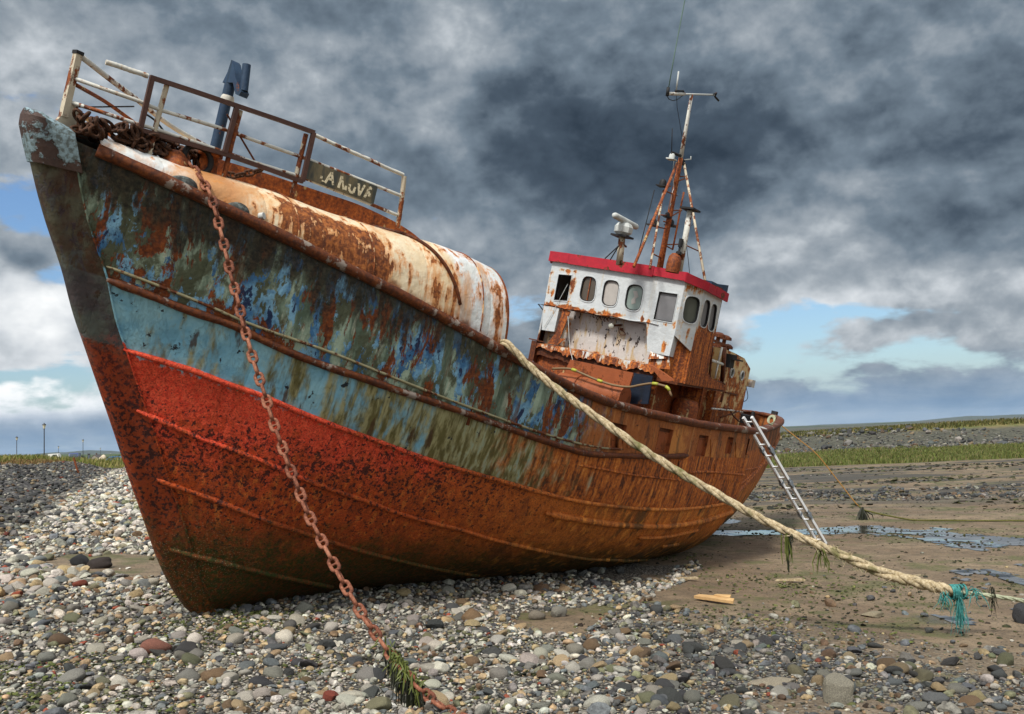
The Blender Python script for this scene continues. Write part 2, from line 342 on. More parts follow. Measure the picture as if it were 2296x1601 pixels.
def whale_mat(t):
    P = t.obj(); X, Y, Z = t.xyz(P); wv = t.att('wv')
    nm = t.noise(P, 3.6, 9, .62); nf = t.noise(P, 24, 6, .65); st2 = t.noise(t.map(P, scale=(11, 11, 1.0)), 1, 6, .6, .2)
    st = t.noise(t.map(P, scale=(4, 4, .6), loc=(2, 5, 0)), 1, 5, .6)
    wob = t.m('SUBTRACT', nm, .5)
    cream = t.mix(t.rng(nm, .3, .7), (.70, .54, .33), (.82, .72, .53))
    white = t.mix(t.rng(nm, .35, .6), (.62, .64, .62), (.74, .78, .80))
    c = t.mix(t.rng(t.m('MULTIPLY_ADD', wob, .5, X), 1.25, 1.45), cream, white)
    c = t.mix(t.rng(X, -1.4, -1.9), c, white)
    c = t.mix(t.rng(st, .48, .66, 0, .75), c, (.62, .30, .10))
    c = t.mix(t.m('MULTIPLY', t.rng(X, -.9, -1.3), t.rng(X, -1.9, -1.5)), c, t.mix(nm, (.40, .14, .04), (.62, .36, .16)))
    win = t.m('MULTIPLY', t.rng(X, -1.0, -.7), t.rng(X, .62, .35))
    wz = t.m('MULTIPLY', t.rng(t.m('MULTIPLY_ADD', wob, .5, wv), .66, .52), t.rng(wv, .0, .1, .7, 1))
    src = t.m('MULTIPLY', win, wz)
    e2 = t.m('MULTIPLY', t.rng(X, 1.75, 2.1), t.rng(wv, .6, .3)); e3 = t.m('MULTIPLY', t.m('MULTIPLY', t.rng(X, .95, 1.2), t.rng(X, 1.55, 1.35)), t.rng(wv, .75, .35))
    amt = t.m('ADD', t.m('MULTIPLY_ADD', src, .17, .032), t.m('ADD', t.m('MULTIPLY', e2, .12), t.m('MULTIPLY', e3, .09)))
    f = t.m('ADD', t.m('MULTIPLY', nm, .42), t.m('MULTIPLY', st2, .58))
    rc = t.ramp(t.m('ADD', t.m('MULTIPLY', nf, .5), t.m('MULTIPLY', st2, .45)), [(.30, (.030, .012, .010)), (.44, (.13, .035, .010)), (.56, (.36, .115, .026)), (.70, (.60, .30, .10))])
    halo = t.rng(t.m('ADD', f, amt), .535, .65); core = t.rng(t.m('ADD', f, amt), .625, .655)
    c = t.mix(t.m('MULTIPLY', halo, .9), c, (.60, .24, .06)); c = t.mix(core, c, rc)
    c = t.mix(t.rng(t.m('MULTIPLY_ADD', wob, .25, wv), .07, .0, 0, .85), c, rc)
    return {'Base Color': c, 'Roughness': t.mixf(core, .38, .8), 'Normal': t.bump(t.m('ADD', t.m('MULTIPLY', nf, .5), t.m('MULTIPLY_ADD', core, -.5, nm)), .7, .022, t.bump(t.m('ADD', t.noise(P, 1.6, 3, .5), t.m('MULTIPLY', t.m('POWER', t.m('ABSOLUTE', t.m('SINE', t.m('MULTIPLY', X, 3.3))), .4), .25)), .6, .10)), 'spec': .4}
M_WHALE = material('rust streaked cream paint', whale_mat)

def house_mat(zlo, zhi, base=.06, white=(.55, .585, .605), cream=(.52, .40, .22), spots=(), specks=False):
    """white paint giving way to streaky orange rust below height zlo..zhi (boat axes)"""
    def fn(t):
        P = t.obj(); X, Y, Z = t.xyz(P)
        nm = t.noise(P, 5, 9, .65); nf = t.noise(P, 28, 6, .65); st = t.noise(t.map(P, scale=(13, 13, 1.1)), 1, 6, .6, .2); bl = t.noise(t.map(P, loc=(3, 8, 1)), 17, 4, .5)
        c = t.mix(t.rng(nm, .3, .65), tuple(q * .86 for q in white), white)
        c = t.mix(t.rng(st, .55, .72, 0, .35), c, cream)
        lowf = t.rng(t.m('ADD', Z, t.m('MULTIPLY', t.m('SUBTRACT', st, .5), 1.5)), zhi, zlo)
        rc = t.ramp(t.m('ADD', t.m('MULTIPLY', nf, .45), t.m('MULTIPLY', st, .52)), [(.32, (.035, .012, .010)), (.44, (.13, .032, .010)), (.54, (.42, .115, .018)), (.64, (.62, .23, .036)), (.76, (.68, .46, .22))])
        f = t.m('ADD', t.m('ADD', t.m('MULTIPLY', nm, .55), t.m('MULTIPLY', st, .35)), t.m('MULTIPLY_ADD', lowf, .30, base))
        for sy_, sz0, ry_, rz_, am in spots:
            dy = t.m('DIVIDE', t.m('SUBTRACT', Y, -sy_), ry_); dz = t.m('DIVIDE', t.m('SUBTRACT', Z, sz0), rz_); q = t.m('EXPONENT', t.m('MULTIPLY', t.m('ADD', t.m('MULTIPLY', dy, dy), t.m('MULTIPLY', dz, dz)), -1.0)); f = t.m('ADD', f, t.m('MULTIPLY', q, am))
        if specks:
            sk = t.noise(t.map(P, scale=(1, 1, .6), loc=(9, 1, 4)), 17, 4, .6); oc = t.noise(t.map(P, scale=(4, 4, 1), loc=(1, 1, 4)), 1.6, 6, .6); c = t.mix(t.rng(oc, .52, .62, 0, .7), c, (.42, .28, .10)); c = t.mix(t.rng(sk, .615, .635), c, (.035, .018, .012))
        c = t.mix(t.rng(f, .60, .66, 0, .85), c, (.50, .30, .12)); k = t.rng(f, .645, .675); c = t.mix(k, c, rc)
        h = t.m('ADD', t.m('MULTIPLY', bl, 1.0), t.m('MULTIPLY_ADD', k, -.3, t.m('MULTIPLY', nf, .25)))
        return {'Base Color': c, 'Roughness': t.mixf(k, .32, .8), 'Normal': t.bump(h, .6, .014), 'spec': .45}
    return fn
M_WHITE = material('blistered white paint', house_mat(3.6, 4.1, .045, spots=((-.90, 5.0, .07, .32, .22), (-1.12, 5.33, .20, .05, .22), (-1.0, 4.60, .50, .07, .24), (-.30, 4.60, .5, .045, .18), (-1.33, 4.85, .06, .3, .14), (.70, 4.72, .03, .2, .20), (1.25, 4.25, .07, .16, .18), (.85, 4.4, .03, .25, .12), (-1.28, 4.3, .12, .2, .16), (-1.42, 5.1, .06, .4, .14), (1.1, 4.62, .3, .05, .14), (.9, 4.15, .12, .07, .14), (.2, 4.66, .9, .05, .12), (1.36, 5.0, .05, .4, .12))))
M_WHITE_EDGE = material('rust edged white paint', house_mat(3.6, 4.1, .14))
M_SIDE = material('rusted wheelhouse side', house_mat(4.45, 5.05, .09))
M_PANEL = material('specked grey panel', house_mat(3.2, 3.5, .045, (.52, .49, .47), (.48, .35, .18), spots=((-1.1, 4.2, .25, .4, .16), (0, 3.85, 3, .06, .12)), specks=True))
M_LIP = material('flaking white over rust', house_mat(3.60, 3.80, .215))
M_DECKH = material('streaked cream and rust', house_mat(2.0, 8.0, -.02, (.66, .48, .24), (.56, .27, .07)))
def glass_mat(col, rough=.12):
    return lambda t: {'Base Color': t.mix(t.noise(t.obj(), 6, 5, .6), col, tuple(q * .6 for q in col)), 'Roughness': t.mixf(t.noise(t.obj(), 9, 4), rough, rough + .2), 'spec': .5}
M_GL_DARK = material('dark cabin glass', glass_mat((.020, .022, .026), .08))
M_GL_BROWN = material('dirty brown glass', glass_mat((.095, .075, .055), .2))
M_GL_PALE = material('pale boarded glass', glass_mat((.50, .47, .44), .45))
M_GL_GREEN = material('shattered greenish glass', glass_mat((.30, .38, .35), .35))
M_GL_GREY = material('dusty grey glass', glass_mat((.20, .20, .21), .35))
M_GL_OLIVE = material('dusty olive glass', glass_mat((.075, .085, .070), .25))
M_ALU = material('aluminium', lambda t: {'Base Color': t.mix(t.noise(t.obj(), 20, 4), (.70, .72, .74), (.84, .86, .87)), 'Metallic': .0, 'Roughness': .5})
M_ALUJ = material('zinc hinge', lambda t: {'Base Color': (.30, .34, .38), 'Metallic': .7, 'Roughness': .45})
M_BOARD = material('dirty name board', lambda t: {'Base Color': t.mix(t.rng(t.noise(t.map(t.obj(), scale=(1, 1, .25)), 9, 6, .6), .40, .62), (.040, .046, .040), (.16, .13, .07)), 'Roughness': .55})
M_LETTER = material('worn cream lettering', lambda t: {'Base Color': t.mix(t.rng(t.noise(t.obj(), 30, 5, .7), .52, .60), (.74, .66, .46), (.20, .16, .09)), 'Roughness': .6})
def rope_mat(a, b, green=0.):
    def fn(t):
        P = t.obj(); n = t.noise(P, 30, 5, .7); n2 = t.noise(P, 2.2, 5, .6); c = t.mix(t.rng(n, .35, .65), a, b)
        if green: c = t.mix(t.rng(n2, .62 - green, .78 - green), c, (.10, .12, .03))
        fib = t.noise(P, 160, 3, .6)
        return {'Base Color': t.mix(t.rng(n2, .45, .7, 0, .35), c, tuple(q * .55 for q in a)), 'Roughness': .9, 'Normal': t.bump(fib, .7, .006), 'spec': .1}
    return fn
M_ROPE = material('pale hemp rope', rope_mat((.28, .215, .12), (.56, .47, .32), .12))
M_ROPE_Y = material('orange twine', rope_mat((.24, .125, .035), (.36, .20, .065)))
M_ROPE_G = material('weedy green rope', rope_mat((.07, .075, .02), (.15, .14, .05)))
M_TEAL = material('teal polypropylene', rope_mat((.018, .14, .14), (.09, .30, .28)))
M_TWINE = material('pale green twine', rope_mat((.30, .33, .22), (.42, .44, .32)))
M_CHAIN = material('rusty chain', lambda t: {'Base Color': t.ramp(t.m('ADD', t.m('MULTIPLY', t.noise(t.obj(), 9, 5, .6), .5), t.m('MULTIPLY_ADD', t.node('ShaderNodeObjectInfo').outputs['Random'], .16, t.m('MULTIPLY_ADD', t.noise(t.obj(), 60, 4, .6), .5, -.08))),
        [(.30, (.04, .014, .010)), (.48, (.17, .056, .030)), (.62, (.32, .130, .075)), (.8, (.45, .22, .14))]), 'Roughness': .75, 'Normal': t.bump(t.noise(t.obj(), 70, 5, .7), .6, .006), 'spec': .3})
M_CHAIND = material('dark rusty chain', lambda t: {'Base Color': t.ramp(t.noise(t.obj(), 40, 5, .6), [(.32, (.012, .008, .007)), (.6, (.085, .036, .018)), (.8, (.16, .08, .04))]), 'Roughness': .8, 'spec': .25})
def weed_mat(a, b):
    return lambda t: {'Base Color': t.mix(t.noise(t.obj(), 7, 5, .7), a, b), 'Roughness': .55, 'spec': .4}
M_WEEDG = material('green weed', weed_mat((.015, .022, .006), (.16, .19, .035)))
M_WEEDD = material('dark weed', weed_mat((.006, .007, .005), (.030, .034, .016)))

M_BEAD = rusty('pale crusted weld', (.34, .32, .20), .45, (.20, .18, .10), dark=.6)

M_TORN = material('torn white plate', house_mat(3.75, 4.25, .10))

M_BEADW = rusty('rust stained weld', (.70, .56, .36), .60, (.55, .30, .12), dark=1.1)
# ------------------------------------------------------------------ the trawler's hull surface
HL, HXB, HB, HTB, HNB, HMB, HTS, HNS = 19.10632, -2.95545, 2.76854, .46244, 1.74726, 1.20295, .57963, .51093
HZC, HTK, HPM, HQB, HQM, HPS, HQS = 1.60121, .74797, 3.55282, 1.1, .49546, 1.96411, .62566
KN = np.array([4.93855, 4.20178, 3.42364, 3.09987, 3.02403, 2.89484, 2.94915, 3.05525])
def nspl(y, t):
    n = len(y); h = 1 / (n - 1); A = np.zeros((n, n)); b = np.zeros(n); A[0, 0] = A[-1, -1] = 1
    for i in range(1, n - 1):
        A[i, i - 1] = A[i, i + 1] = 1; A[i, i] = 4; b[i] = 6 / h / h * (y[i - 1] - 2 * y[i] + y[i + 1])
    M = np.linalg.solve(A, b); i = np.clip((t / h).astype(int), 0, n - 2); u = t - i * h
    return y[i] + u * ((y[i + 1] - y[i]) / h - h * (2 * M[i] + M[i + 1]) / 6) + u * u * M[i] / 2 + u ** 3 * (M[i + 1] - M[i]) / (6 * h)
def tX(X): return (np.asarray(X, float) - HXB) / (HL - HXB)
def Bt(t):
    t = np.clip(t, 0, 1)
    bow = np.where(t < HTB, np.clip(1 - np.clip(1 - t / HTB, 0, 1) ** HNB, 0, 1) ** (1 / HMB), 1)
    return HB * bow * np.where(t > HTS, np.sqrt(np.clip(1 - np.clip((t - HTS) / (1 - HTS), 0, 1) ** HNS, 0, 1)), 1)
def plan(X): return Bt(tX(X))
# the stem line: read in the boat's centre plane
STEM = [(43, 278), (53, 327), (63, 368), (84, 458), (104, 520), (123, 573), (141, 626), (151, 687), (170, 735), (212, 858), (249, 964), (279, 1057), (312, 1150), (348, 1256), (381, 1322), (408, 1359), (435, 1380)]
_sp = np.array([onY(x, y, -.09) for x, y in STEM]); _o = np.argsort(_sp[:, 2])
SZ, SX = _sp[_o, 2], _sp[_o, 0]
_zz = np.linspace(SZ[0] - .02, SZ[-1], 60); _xx = np.interp(_zz, SZ, SX)
_k = np.ones(5) / 5; _xs = np.convolve(np.pad(_xx, 2, mode='edge'), _k, 'valid'); _xs[:3] = _xx[:3]; _xs[-3:] = _xx[-3:]
SZ, SX = _zz, np.maximum.accumulate(_xs[::-1])[::-1]
STEM_X = lambda z: np.interp(z, SZ, SX)
# the sheer: base curve, corrected to the rail line seen in the picture
RAIL = [(176, 317), (245, 348), (319, 385), (401, 421), (471, 450), (532, 479), (614, 524), (696, 562), (777, 601), (859, 642), (940, 683), (980, 702.5), (1062, 751.5), (1143.5, 800), (1215, 832), (1269, 860), (1322.5, 889), (1394, 910.5), (1465, 928), (1537, 944), (1608, 957), (1672.6, 964), (1722.6, 962)]
_rp = np.array([onF(x, y, lambda X, p, z: p - plan(X)) for x, y in RAIL])
_dz = _rp[:, 2] - nspl(KN, np.clip(tX(_rp[:, 0]), 0, 1))
_rt = tX(_rp[:, 0])
def sheer(t):
    t = np.clip(np.asarray(t, float), 0, 1)
    s = sum(np.interp(t + d, _rt, _dz) for d in (-.03, -.015, 0, .015, .03)) / 5
    return nspl(KN, t) + s * np.clip((1 - t) / .08, 0, 1)
def keel(t):
    t = np.asarray(t, float); X = HXB + t * (HL - HXB)
    zk = np.where(X < SX[0], np.interp(-X, -SX, SZ), 0.0)
    return np.minimum(zk, sheer(t) - .02) + np.where(t > HTK, HZC * np.clip((t - HTK) / (1 - HTK), 0, 1) ** 1.7, 0)
def pq(t): return np.interp(t, [0, .45, .7, 1], [1, HPM, HPM, HPS]), np.interp(t, [0, .45, .7, 1], [HQB, HQM, HQM, HQS])
def surf(t, v):
    zs, zk = sheer(t), keel(t); p, q = pq(t)
    return HXB + t * (HL - HXB), Bt(t) * np.clip(1 - v ** p, 0, 1) ** q, zs + (zk - zs) * v
def half(X, z):
    t = tX(X); zs, zk = sheer(t), keel(t); p, q = pq(t); v = np.clip((zs - z) / np.maximum(zs - zk, 1e-3), 0, 1)
    return Bt(t) * np.clip(1 - v ** p, 0, 1) ** q
def onHull(x, y): return onF(x, y, lambda X, p, z: np.where((X > HXB) & (X < HL), p - half(X, z), p - .001))

LINE_A = [(237, 626), (327, 659), (409, 691.5), (528, 732), (572, 755), (653.6, 792), (735, 823), (817, 849), (898.5, 878), (980, 904.6), (1062, 933), (1143.5, 961.7), (1233, 992.6), (1315, 1016), (1394, 1021), (1465, 1023), (1540, 1021)]
LINE_A2 = [(237, 597), (327, 630), (450, 679), (572, 731), (735, 788), (898.5, 853.5), (1062, 917), (1225, 974), (1330, 1001), (1395, 1007)]
LINE_C = [(275, 782), (330, 800), (430, 830), (500.6, 858), (577, 883), (660, 919), (743, 952.5), (826, 982), (888, 1005), (959, 1030.7), (1045, 1056), (1130, 1080.5), (1215.6, 1104.7), (1301, 1124.7), (1386, 1136), (1469, 1142), (1555, 1139), (1608, 1132), (1645, 1125)]
LINE_D = [(304.8, 919), (384.5, 954), (450.8, 984), (517, 1007), (577, 1030), (643, 1058.6), (743, 1097), (817, 1121.8), (888, 1149), (959, 1169), (1030.5, 1187), (1101.7, 1208.6), (1173, 1225.7), (1244, 1241), (1315, 1252.8), (1386, 1255.6), (1455, 1253)]
LINE_E = [(348, 1073.6), (411, 1096.8), (477, 1120), (543.7, 1146.6), (610, 1171.5), (676.4, 1193), (742.8, 1214.6), (817, 1237), (902, 1258.5), (988, 1277), (1073, 1290)]
LINE_F = [(378, 1229.5), (444, 1248), (510.5, 1264), (577, 1281), (660, 1299), (745, 1315)]
LINE_G = [(1221, 1150), (1301, 1164.5), (1386, 1176), (1469, 1180), (1530, 1175), (1580, 1166), (1632, 1149)]
LINE_H = [(1430, 1205), (1501, 1201.6), (1565, 1187)]
LINE_I = [(1483, 1225), (1519, 1219.5)]
LINE_B = [(1297.5, 1042.6), (1358, 1053), (1415, 1064), (1526, 1076.6)]
LINE_B2 = [(1544, 1058.7), (1608, 1058.7), (1680, 1051.6), (1714, 1040)]
H3 = lambda L: np.array([onHull(x, y) for x, y in L])
hA, hA2, hC, hD, hE, hF, hG, hH, hI, hB, hB2 = [H3(q) for q in (LINE_A, LINE_A2, LINE_C, LINE_D, LINE_E, LINE_F, LINE_G, LINE_H, LINE_I, LINE_B, LINE_B2)]
def zline(h):
    X = h[:, 0]; z = h[:, 2]; s0 = (z[3] - z[0]) / (X[3] - X[0]); s1 = (z[-1] - z[-5]) / (X[-1] - X[-5])
    X = np.concatenate([[-4], X, [21]]); z = np.concatenate([[z[0] + s0 * (-4 - X[1])], z, [z[-1] + s1 * (21 - X[-2])]])
    return lambda q: (np.interp(q - .3, X, z) + np.interp(q, X, z) + np.interp(q + .3, X, z)) / 3
zA, zC = zline(hA), zline(hC)
def band_of(X, z):
    X = np.asarray(X, float); z = np.asarray(z, float); a, c, s, k = zA(X), zC(X), sheer(tX(X)), keel(np.clip(tX(X), 0, 1))
    k0 = np.minimum(k, c - .3); k0 = np.where(X < 0, 0., k0)
    return np.where(z < c, (z - k0) / np.maximum(c - k0, .2), np.where(z < a, 1 + (z - c) / np.maximum(a - c, .05), 2 + (z - a) / np.maximum(s - a, .05)))

boat = empty('fishing_trawler', s_O)
_m = Matrix.Identity(4)
for i in range(3): _m[i][0] = s_a[i]; _m[i][1] = -s_p[i]; _m[i][2] = s_z[i]; _m[i][3] = s_O[i]
boat.matrix_world = _m
tag(boat, 'rusting steel fishing trawler with peeling red and blue hull lying heeled on the shore', 'fishing boat')

# hull skin ------------------------------------------------------------
PORTS = [((1366, 947), (1398, 950), (1398, 1012), (1366, 1006)), ((1473, 958), (1503, 962), (1503, 1018), (1473, 1013)),
         ((1563, 974), (1583, 977), (1583, 1024), (1563, 1021)), ((1628, 979), (1640, 981), (1640, 1018), (1628, 1016)), ((1674, 983), (1688, 984), (1688, 1014), (1674, 1014))]
prt = []
for q in PORTS:
    h = np.array([onHull(x, y) for x, y in q]); t = tX(h[:, 0]); zs, zk = sheer(t), keel(t); v = (zs - h[:, 2]) / (zs - zk)
    prt.append((float(t[[0, 3]].mean()), float(t[[1, 2]].mean()), float(v[:2].mean()), float(v[2:].mean())))
tg = np.concatenate([np.linspace(0, .06, 26), np.linspace(.065, .94, 240), 1 - np.linspace(.055, 0, 36) ** 1.0])
for p in prt: tg = np.concatenate([tg, p[:2]])
tg = np.unique(np.round(tg, 5)); vg = np.concatenate([np.linspace(0, .9, 84), np.linspace(.91, 1, 22)])
for p in prt: vg = np.concatenate([vg, p[2:]])
vg = np.unique(np.round(vg, 5))
T, V = np.meshgrid(tg, vg, indexing='ij'); HX, HY, HZ = surf(T, V)
mb = MB(); nt, nv = T.shape
for sgn in (1, -1):
    P = np.stack([HX, HY * sgn, HZ], -1)
    if sgn == -1: mb.grid(P); continue
    tm = (tg[:-1] + tg[1:]) / 2; vm = (vg[:-1] + vg[1:]) / 2; fs = []
    for i in range(nt - 1):
        for j in range(nv - 1):
            if any(a < tm[i] < b and c < vm[j] < d for a, b, c, d in prt): continue
            fs.append((i * nv + j, i * nv + j + 1, (i + 1) * nv + j + 1, (i + 1) * nv + j))
    mb.add(P.reshape(-1, 3), fs)
bd = band_of(HX, HZ).ravel()
mb.att['band'] = np.concatenate([bd, bd]); mb.att['stem'] = np.zeros(2 * nt * nv)
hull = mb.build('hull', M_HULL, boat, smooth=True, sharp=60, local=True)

def strake(h, r, name='rubbing_strake', n=60, mat=M_HULL, ext=None, both=False, push=.3, dband=0.):
    h = np.array(h, float)
    if ext is not None:
        s = (h[-1, 2] - h[-3, 2]) / (h[-1, 0] - h[-3, 0]); X = np.arange(h[-1, 0] + .5, ext, .5); z = h[-1, 2] + s * (X - h[-1, 0]) + .012 * (X - h[-1, 0]) ** 2
        h = np.vstack([h, np.stack([X, half(X, z), z], 1)])
    q = smooth_path(h, n); q[:, 1] = half(q[:, 0], q[:, 2]) + r * push
    rr = np.full(n, r) * (1 + .12 * vnoise(np.arange(n) * .7, np.zeros(n), int(h[0, 0] * 7) & 31)); rr[0] *= .5; rr[-1] *= .5
    m = MB(); m.tube(q, rr, 8)
    if both: m.tube(q * [1, -1, 1], rr, 8)
    V = np.vstack(m.v); m.att['band'] = band_of(V[:, 0], V[:, 2]) + dband; m.att['stem'] = np.zeros(len(V))
    return m.build(name, mat, hull, smooth=True, local=True)
strake(hA, .042, both=True, mat=M_RAIL); strake(hA2, .016, 'weld_bead', mat=M_BEAD); strake(hC, .030, ext=18.6, both=True, dband=-.075); strake(hD, .030); strake(hE, .030); strake(hF, .036)
strake(hG, .050, 'bilge_keel', ext=17.9); strake(hH, .034, 'bilge_keel'); strake(hI, .030, 'bilge_keel'); strake(hB, .018, 'plate_edge'); strake(hB2, .024, 'plate_edge', ext=18.4)
# rail along the top of the plating
Xr = np.concatenate([np.linspace(STEM_X(4.72) + .42, 18.4, 150), np.linspace(18.45, 19.1, 24)]); q = np.stack([Xr, plan(Xr) + .01, sheer(tX(Xr))], 1)
m = MB(); loop = np.vstack([q, (q * [1, -1, 1])[::-1][1:]]); rr = .062 * (1 + .10 * vnoise(np.arange(len(loop)) * .5, np.zeros(len(loop)), 3)); m.tube(loop, rr, 10)
m.build('rail_cap', M_RAIL, hull, smooth=True, local=True)
# stem bar: a rounded plate wrapped over the bow
def stem_wrap(z0, z1f, d1, proud, nose, nz=70, ndd=14, top=False):
    dd = np.concatenate([[0, .006, .02, .045, .08], np.linspace(.12, d1, ndd)]); m = MB(); rows = []
    for i, u in enumerate(np.linspace(0, 1, nz)):
        row = []
        for d in dd:
            z1 = z1f(d); z = z0 + (z1 - z0) * u; X = STEM_X(min(z, SZ[-1])) + d - proud * .6 - max(z - SZ[-1], 0) * .02
            w = nose * math.sqrt(max(0, 1 - max(0, (nose - d) / nose) ** 2))
            row.append((X, max(float(half(max(X, HXB + 1e-4), min(z, float(sheer(max(tX(X), 0))) ))), w) + (proud if d > 0 else 0), z))
        rows.append(row)
    return dd, np.array(rows)
dd, S = stem_wrap(.02, lambda d: 4.80 - .20 * d, .30, .016, .085)
m = MB(); full = np.concatenate([S[:, ::-1], (S * [1, -1, 1])[:, 1:]], 1); m.grid(full)
Vv = np.vstack(m.v); m.att['band'] = band_of(np.maximum(Vv[:, 0], HXB + .01), Vv[:, 2]); m.att['stem'] = np.ones(len(Vv))
m.build('stem_bar', M_HULL, hull, smooth=True, local=True)
q = smooth_path(S[3:, -1] + [.004, .004, 0], 60); m = MB(); m.tube(q, .010, 6); m.tube(q * [1, -1, 1], .010, 6); Vv = np.vstack(m.v); m.att['band'] = band_of(np.maximum(Vv[:, 0], HXB + .01), Vv[:, 2]) - .1; m.att['stem'] = np.zeros(len(Vv)); m.build('weld_bead', M_HULL, hull, smooth=True, local=True)
ztop = float(onY(60, 252, 0)[2])
dd, S = stem_wrap(4.60, lambda d: ztop - .02 - .30 * max(d - .12, 0), .34, .035, .12, nz=14)
full = np.concatenate([S[:, ::-1], (S * [1, -1, 1])[:, 1:]], 1); m = MB(); m.grid(full)
tp = full[-1]; n = len(tp); c = tp.copy(); c[:, 1] *= .55; c[:, 2] += .05; c2 = tp.copy(); c2[:, 1] = 0; c2[:, 2] += .065
m.grid(np.stack([tp, c, c2])); m.grid(np.stack([full[:, 0], full[:, 0] * [1, 0, 1]], 1)); m.grid(np.stack([full[:, -1], full[:, -1] * [1, 0, 1]], 1))
def cap_mat(t):
    P = t.obj(); n = t.noise(P, 3.2, 8, .62); nf = t.noise(P, 26, 6, .65)
    c = t.mix(t.rng(n, .49, .51), t.mix(nf, (.030, .018, .016), (.085, .045, .034)), t.mix(t.rng(nf, .40, .60), (.10, .13, .13), (.25, .36, .42)))
    return {'Base Color': c, 'Roughness': .6, 'Normal': t.bump(t.m('ADD', t.rng(n, .48, .52), t.m('MULTIPLY', nf, .6)), .7, .015)}
m.build('bow_cap', material('flaking pale blue bow cap', cap_mat), hull, smooth=True, sharp=50, local=True)
# freeing ports: sunk flap plate with an open slot above it, framed
for i, (t0, t1, v0, v1) in enumerate(prt):
    vs = v0 + (v1 - v0) * (.16 if i < 4 else .3)
    a = np.linspace(t0, t1, 6); m = MB()
    def sp(t, v, off):
        X, y, z = surf(np.asarray(t), np.asarray(v)); return np.stack([X, y + off, z], -1)
    vv = np.linspace(vs, v1, 5); TT, VV = np.meshgrid(a, vv, indexing='ij'); m.grid(sp(TT, VV, -.05))
    for (ta, tb_, va, vb) in ((t0, t1, v0, v0), (t0, t1, v1, v1), (t0, t0, v0, v1), (t1, t1, v0, v1)):
        s = np.linspace(0, 1, 6); Q = sp(ta + (tb_ - ta) * s, va + (vb - va) * s, 0.0); m.grid(np.stack([Q + [0, .006, 0], Q - [0, .06, 0]]))
    m.build('freeing_port', M_BROWNP, hull, local=True)
# doubler plates and patches on the after side
for (x0, y0, x1, y1) in ((1385, 963, 1392, 1009), (1600, 1040, 1668, 1071), (1520, 1030, 1548, 1062), (1298, 952, 1366, 1004), (1405, 975, 1462, 1004), (1592, 985, 1622, 1030), (1648, 990, 1668, 1025), (1240, 872, 1262, 905)):
    c4 = np.array([onHull(x, y) for x, y in ((x0, y0), (x1, y0 + (x1 - x0) * .12), (x1, y1 + (x1 - x0) * .06), (x0, y1))]); m = MB(); G = []
    for s in np.linspace(0, 1, 7):
        r_ = []
        for w in np.linspace(0, 1, 5):
            p = (c4[0] * (1 - s) + c4[1] * s) * (1 - w) + (c4[3] * (1 - s) + c4[2] * s) * w; y = float(half(p[0], p[2])); r_.append((p[0], y + .011, p[2]))
        G.append(r_)
    G = np.array(G); m.grid(G)
    for e in (G[0], G[-1], G[:, 0], G[:, -1]): m.grid(np.stack([e, e - [0, .02, 0]]))
    Vv = np.vstack(m.v); m.att['band'] = band_of(Vv[:, 0], Vv[:, 2]); m.att['stem'] = np.zeros(len(Vv))
    m.build('patch_plate', M_HULL, hull, local=True)
# inside of the bulwark, deck, rail flange
XE = 2.18
Xi = np.linspace(XE - .3, 18.9, 110); m = MB()
for s in (1, -1):
    P = np.stack([np.stack([Xi, s * np.maximum(half(Xi, sheer(tX(Xi)) - dz) - .05, .0), sheer(tX(Xi)) - dz], 1) for dz in (0, .25, .5, .75, .98)], 1); m.grid(P)
m.build('bulwark', M_RUST, boat, smooth=True, local=True)
m = MB(); P = np.stack([np.stack([Xi, k * (half(Xi, sheer(tX(Xi)) - .95) - .03), sheer(tX(Xi)) - .95 + .06 * (1 - k * k)], 1) for k in np.linspace(-1, 1, 9)], 1); m.grid(P)
m.build('deck', M_RUST, boat, smooth=True, local=True)
m = MB()
Xf = np.linspace(2.6, 18.7, 90)
for s in (1, -1):
    o_ = np.stack([Xf, s * (plan(Xf) - .01), sheer(tX(Xf)) + .055], 1); i_ = np.stack([Xf, s * np.maximum(plan(Xf) - .15, .02), sheer(tX(Xf)) + .05], 1); m.grid(np.stack([o_, i_, i_ - [0, 0, .03]], 1))
m.build('rail_flange', M_RAIL, hull, smooth=True, local=True)
for Xs_ in np.arange(3.0, 18, .85):
    for s in (1, -1):
        b_ = float(half(Xs_, sheer(tX(Xs_)) - .9)); z_ = float(sheer(tX(Xs_)))
        m = MB(); m.prism([(Xs_, s * (b_ - .06), z_ - .95), (Xs_, s * (b_ - .36), z_ - .95), (Xs_, s * (float(plan(Xs_)) - .14), z_), (Xs_, s * (float(plan(Xs_)) - .05), z_)], (.02, 0, 0)); m.build('bulwark_stay', M_RUST, boat, local=True)

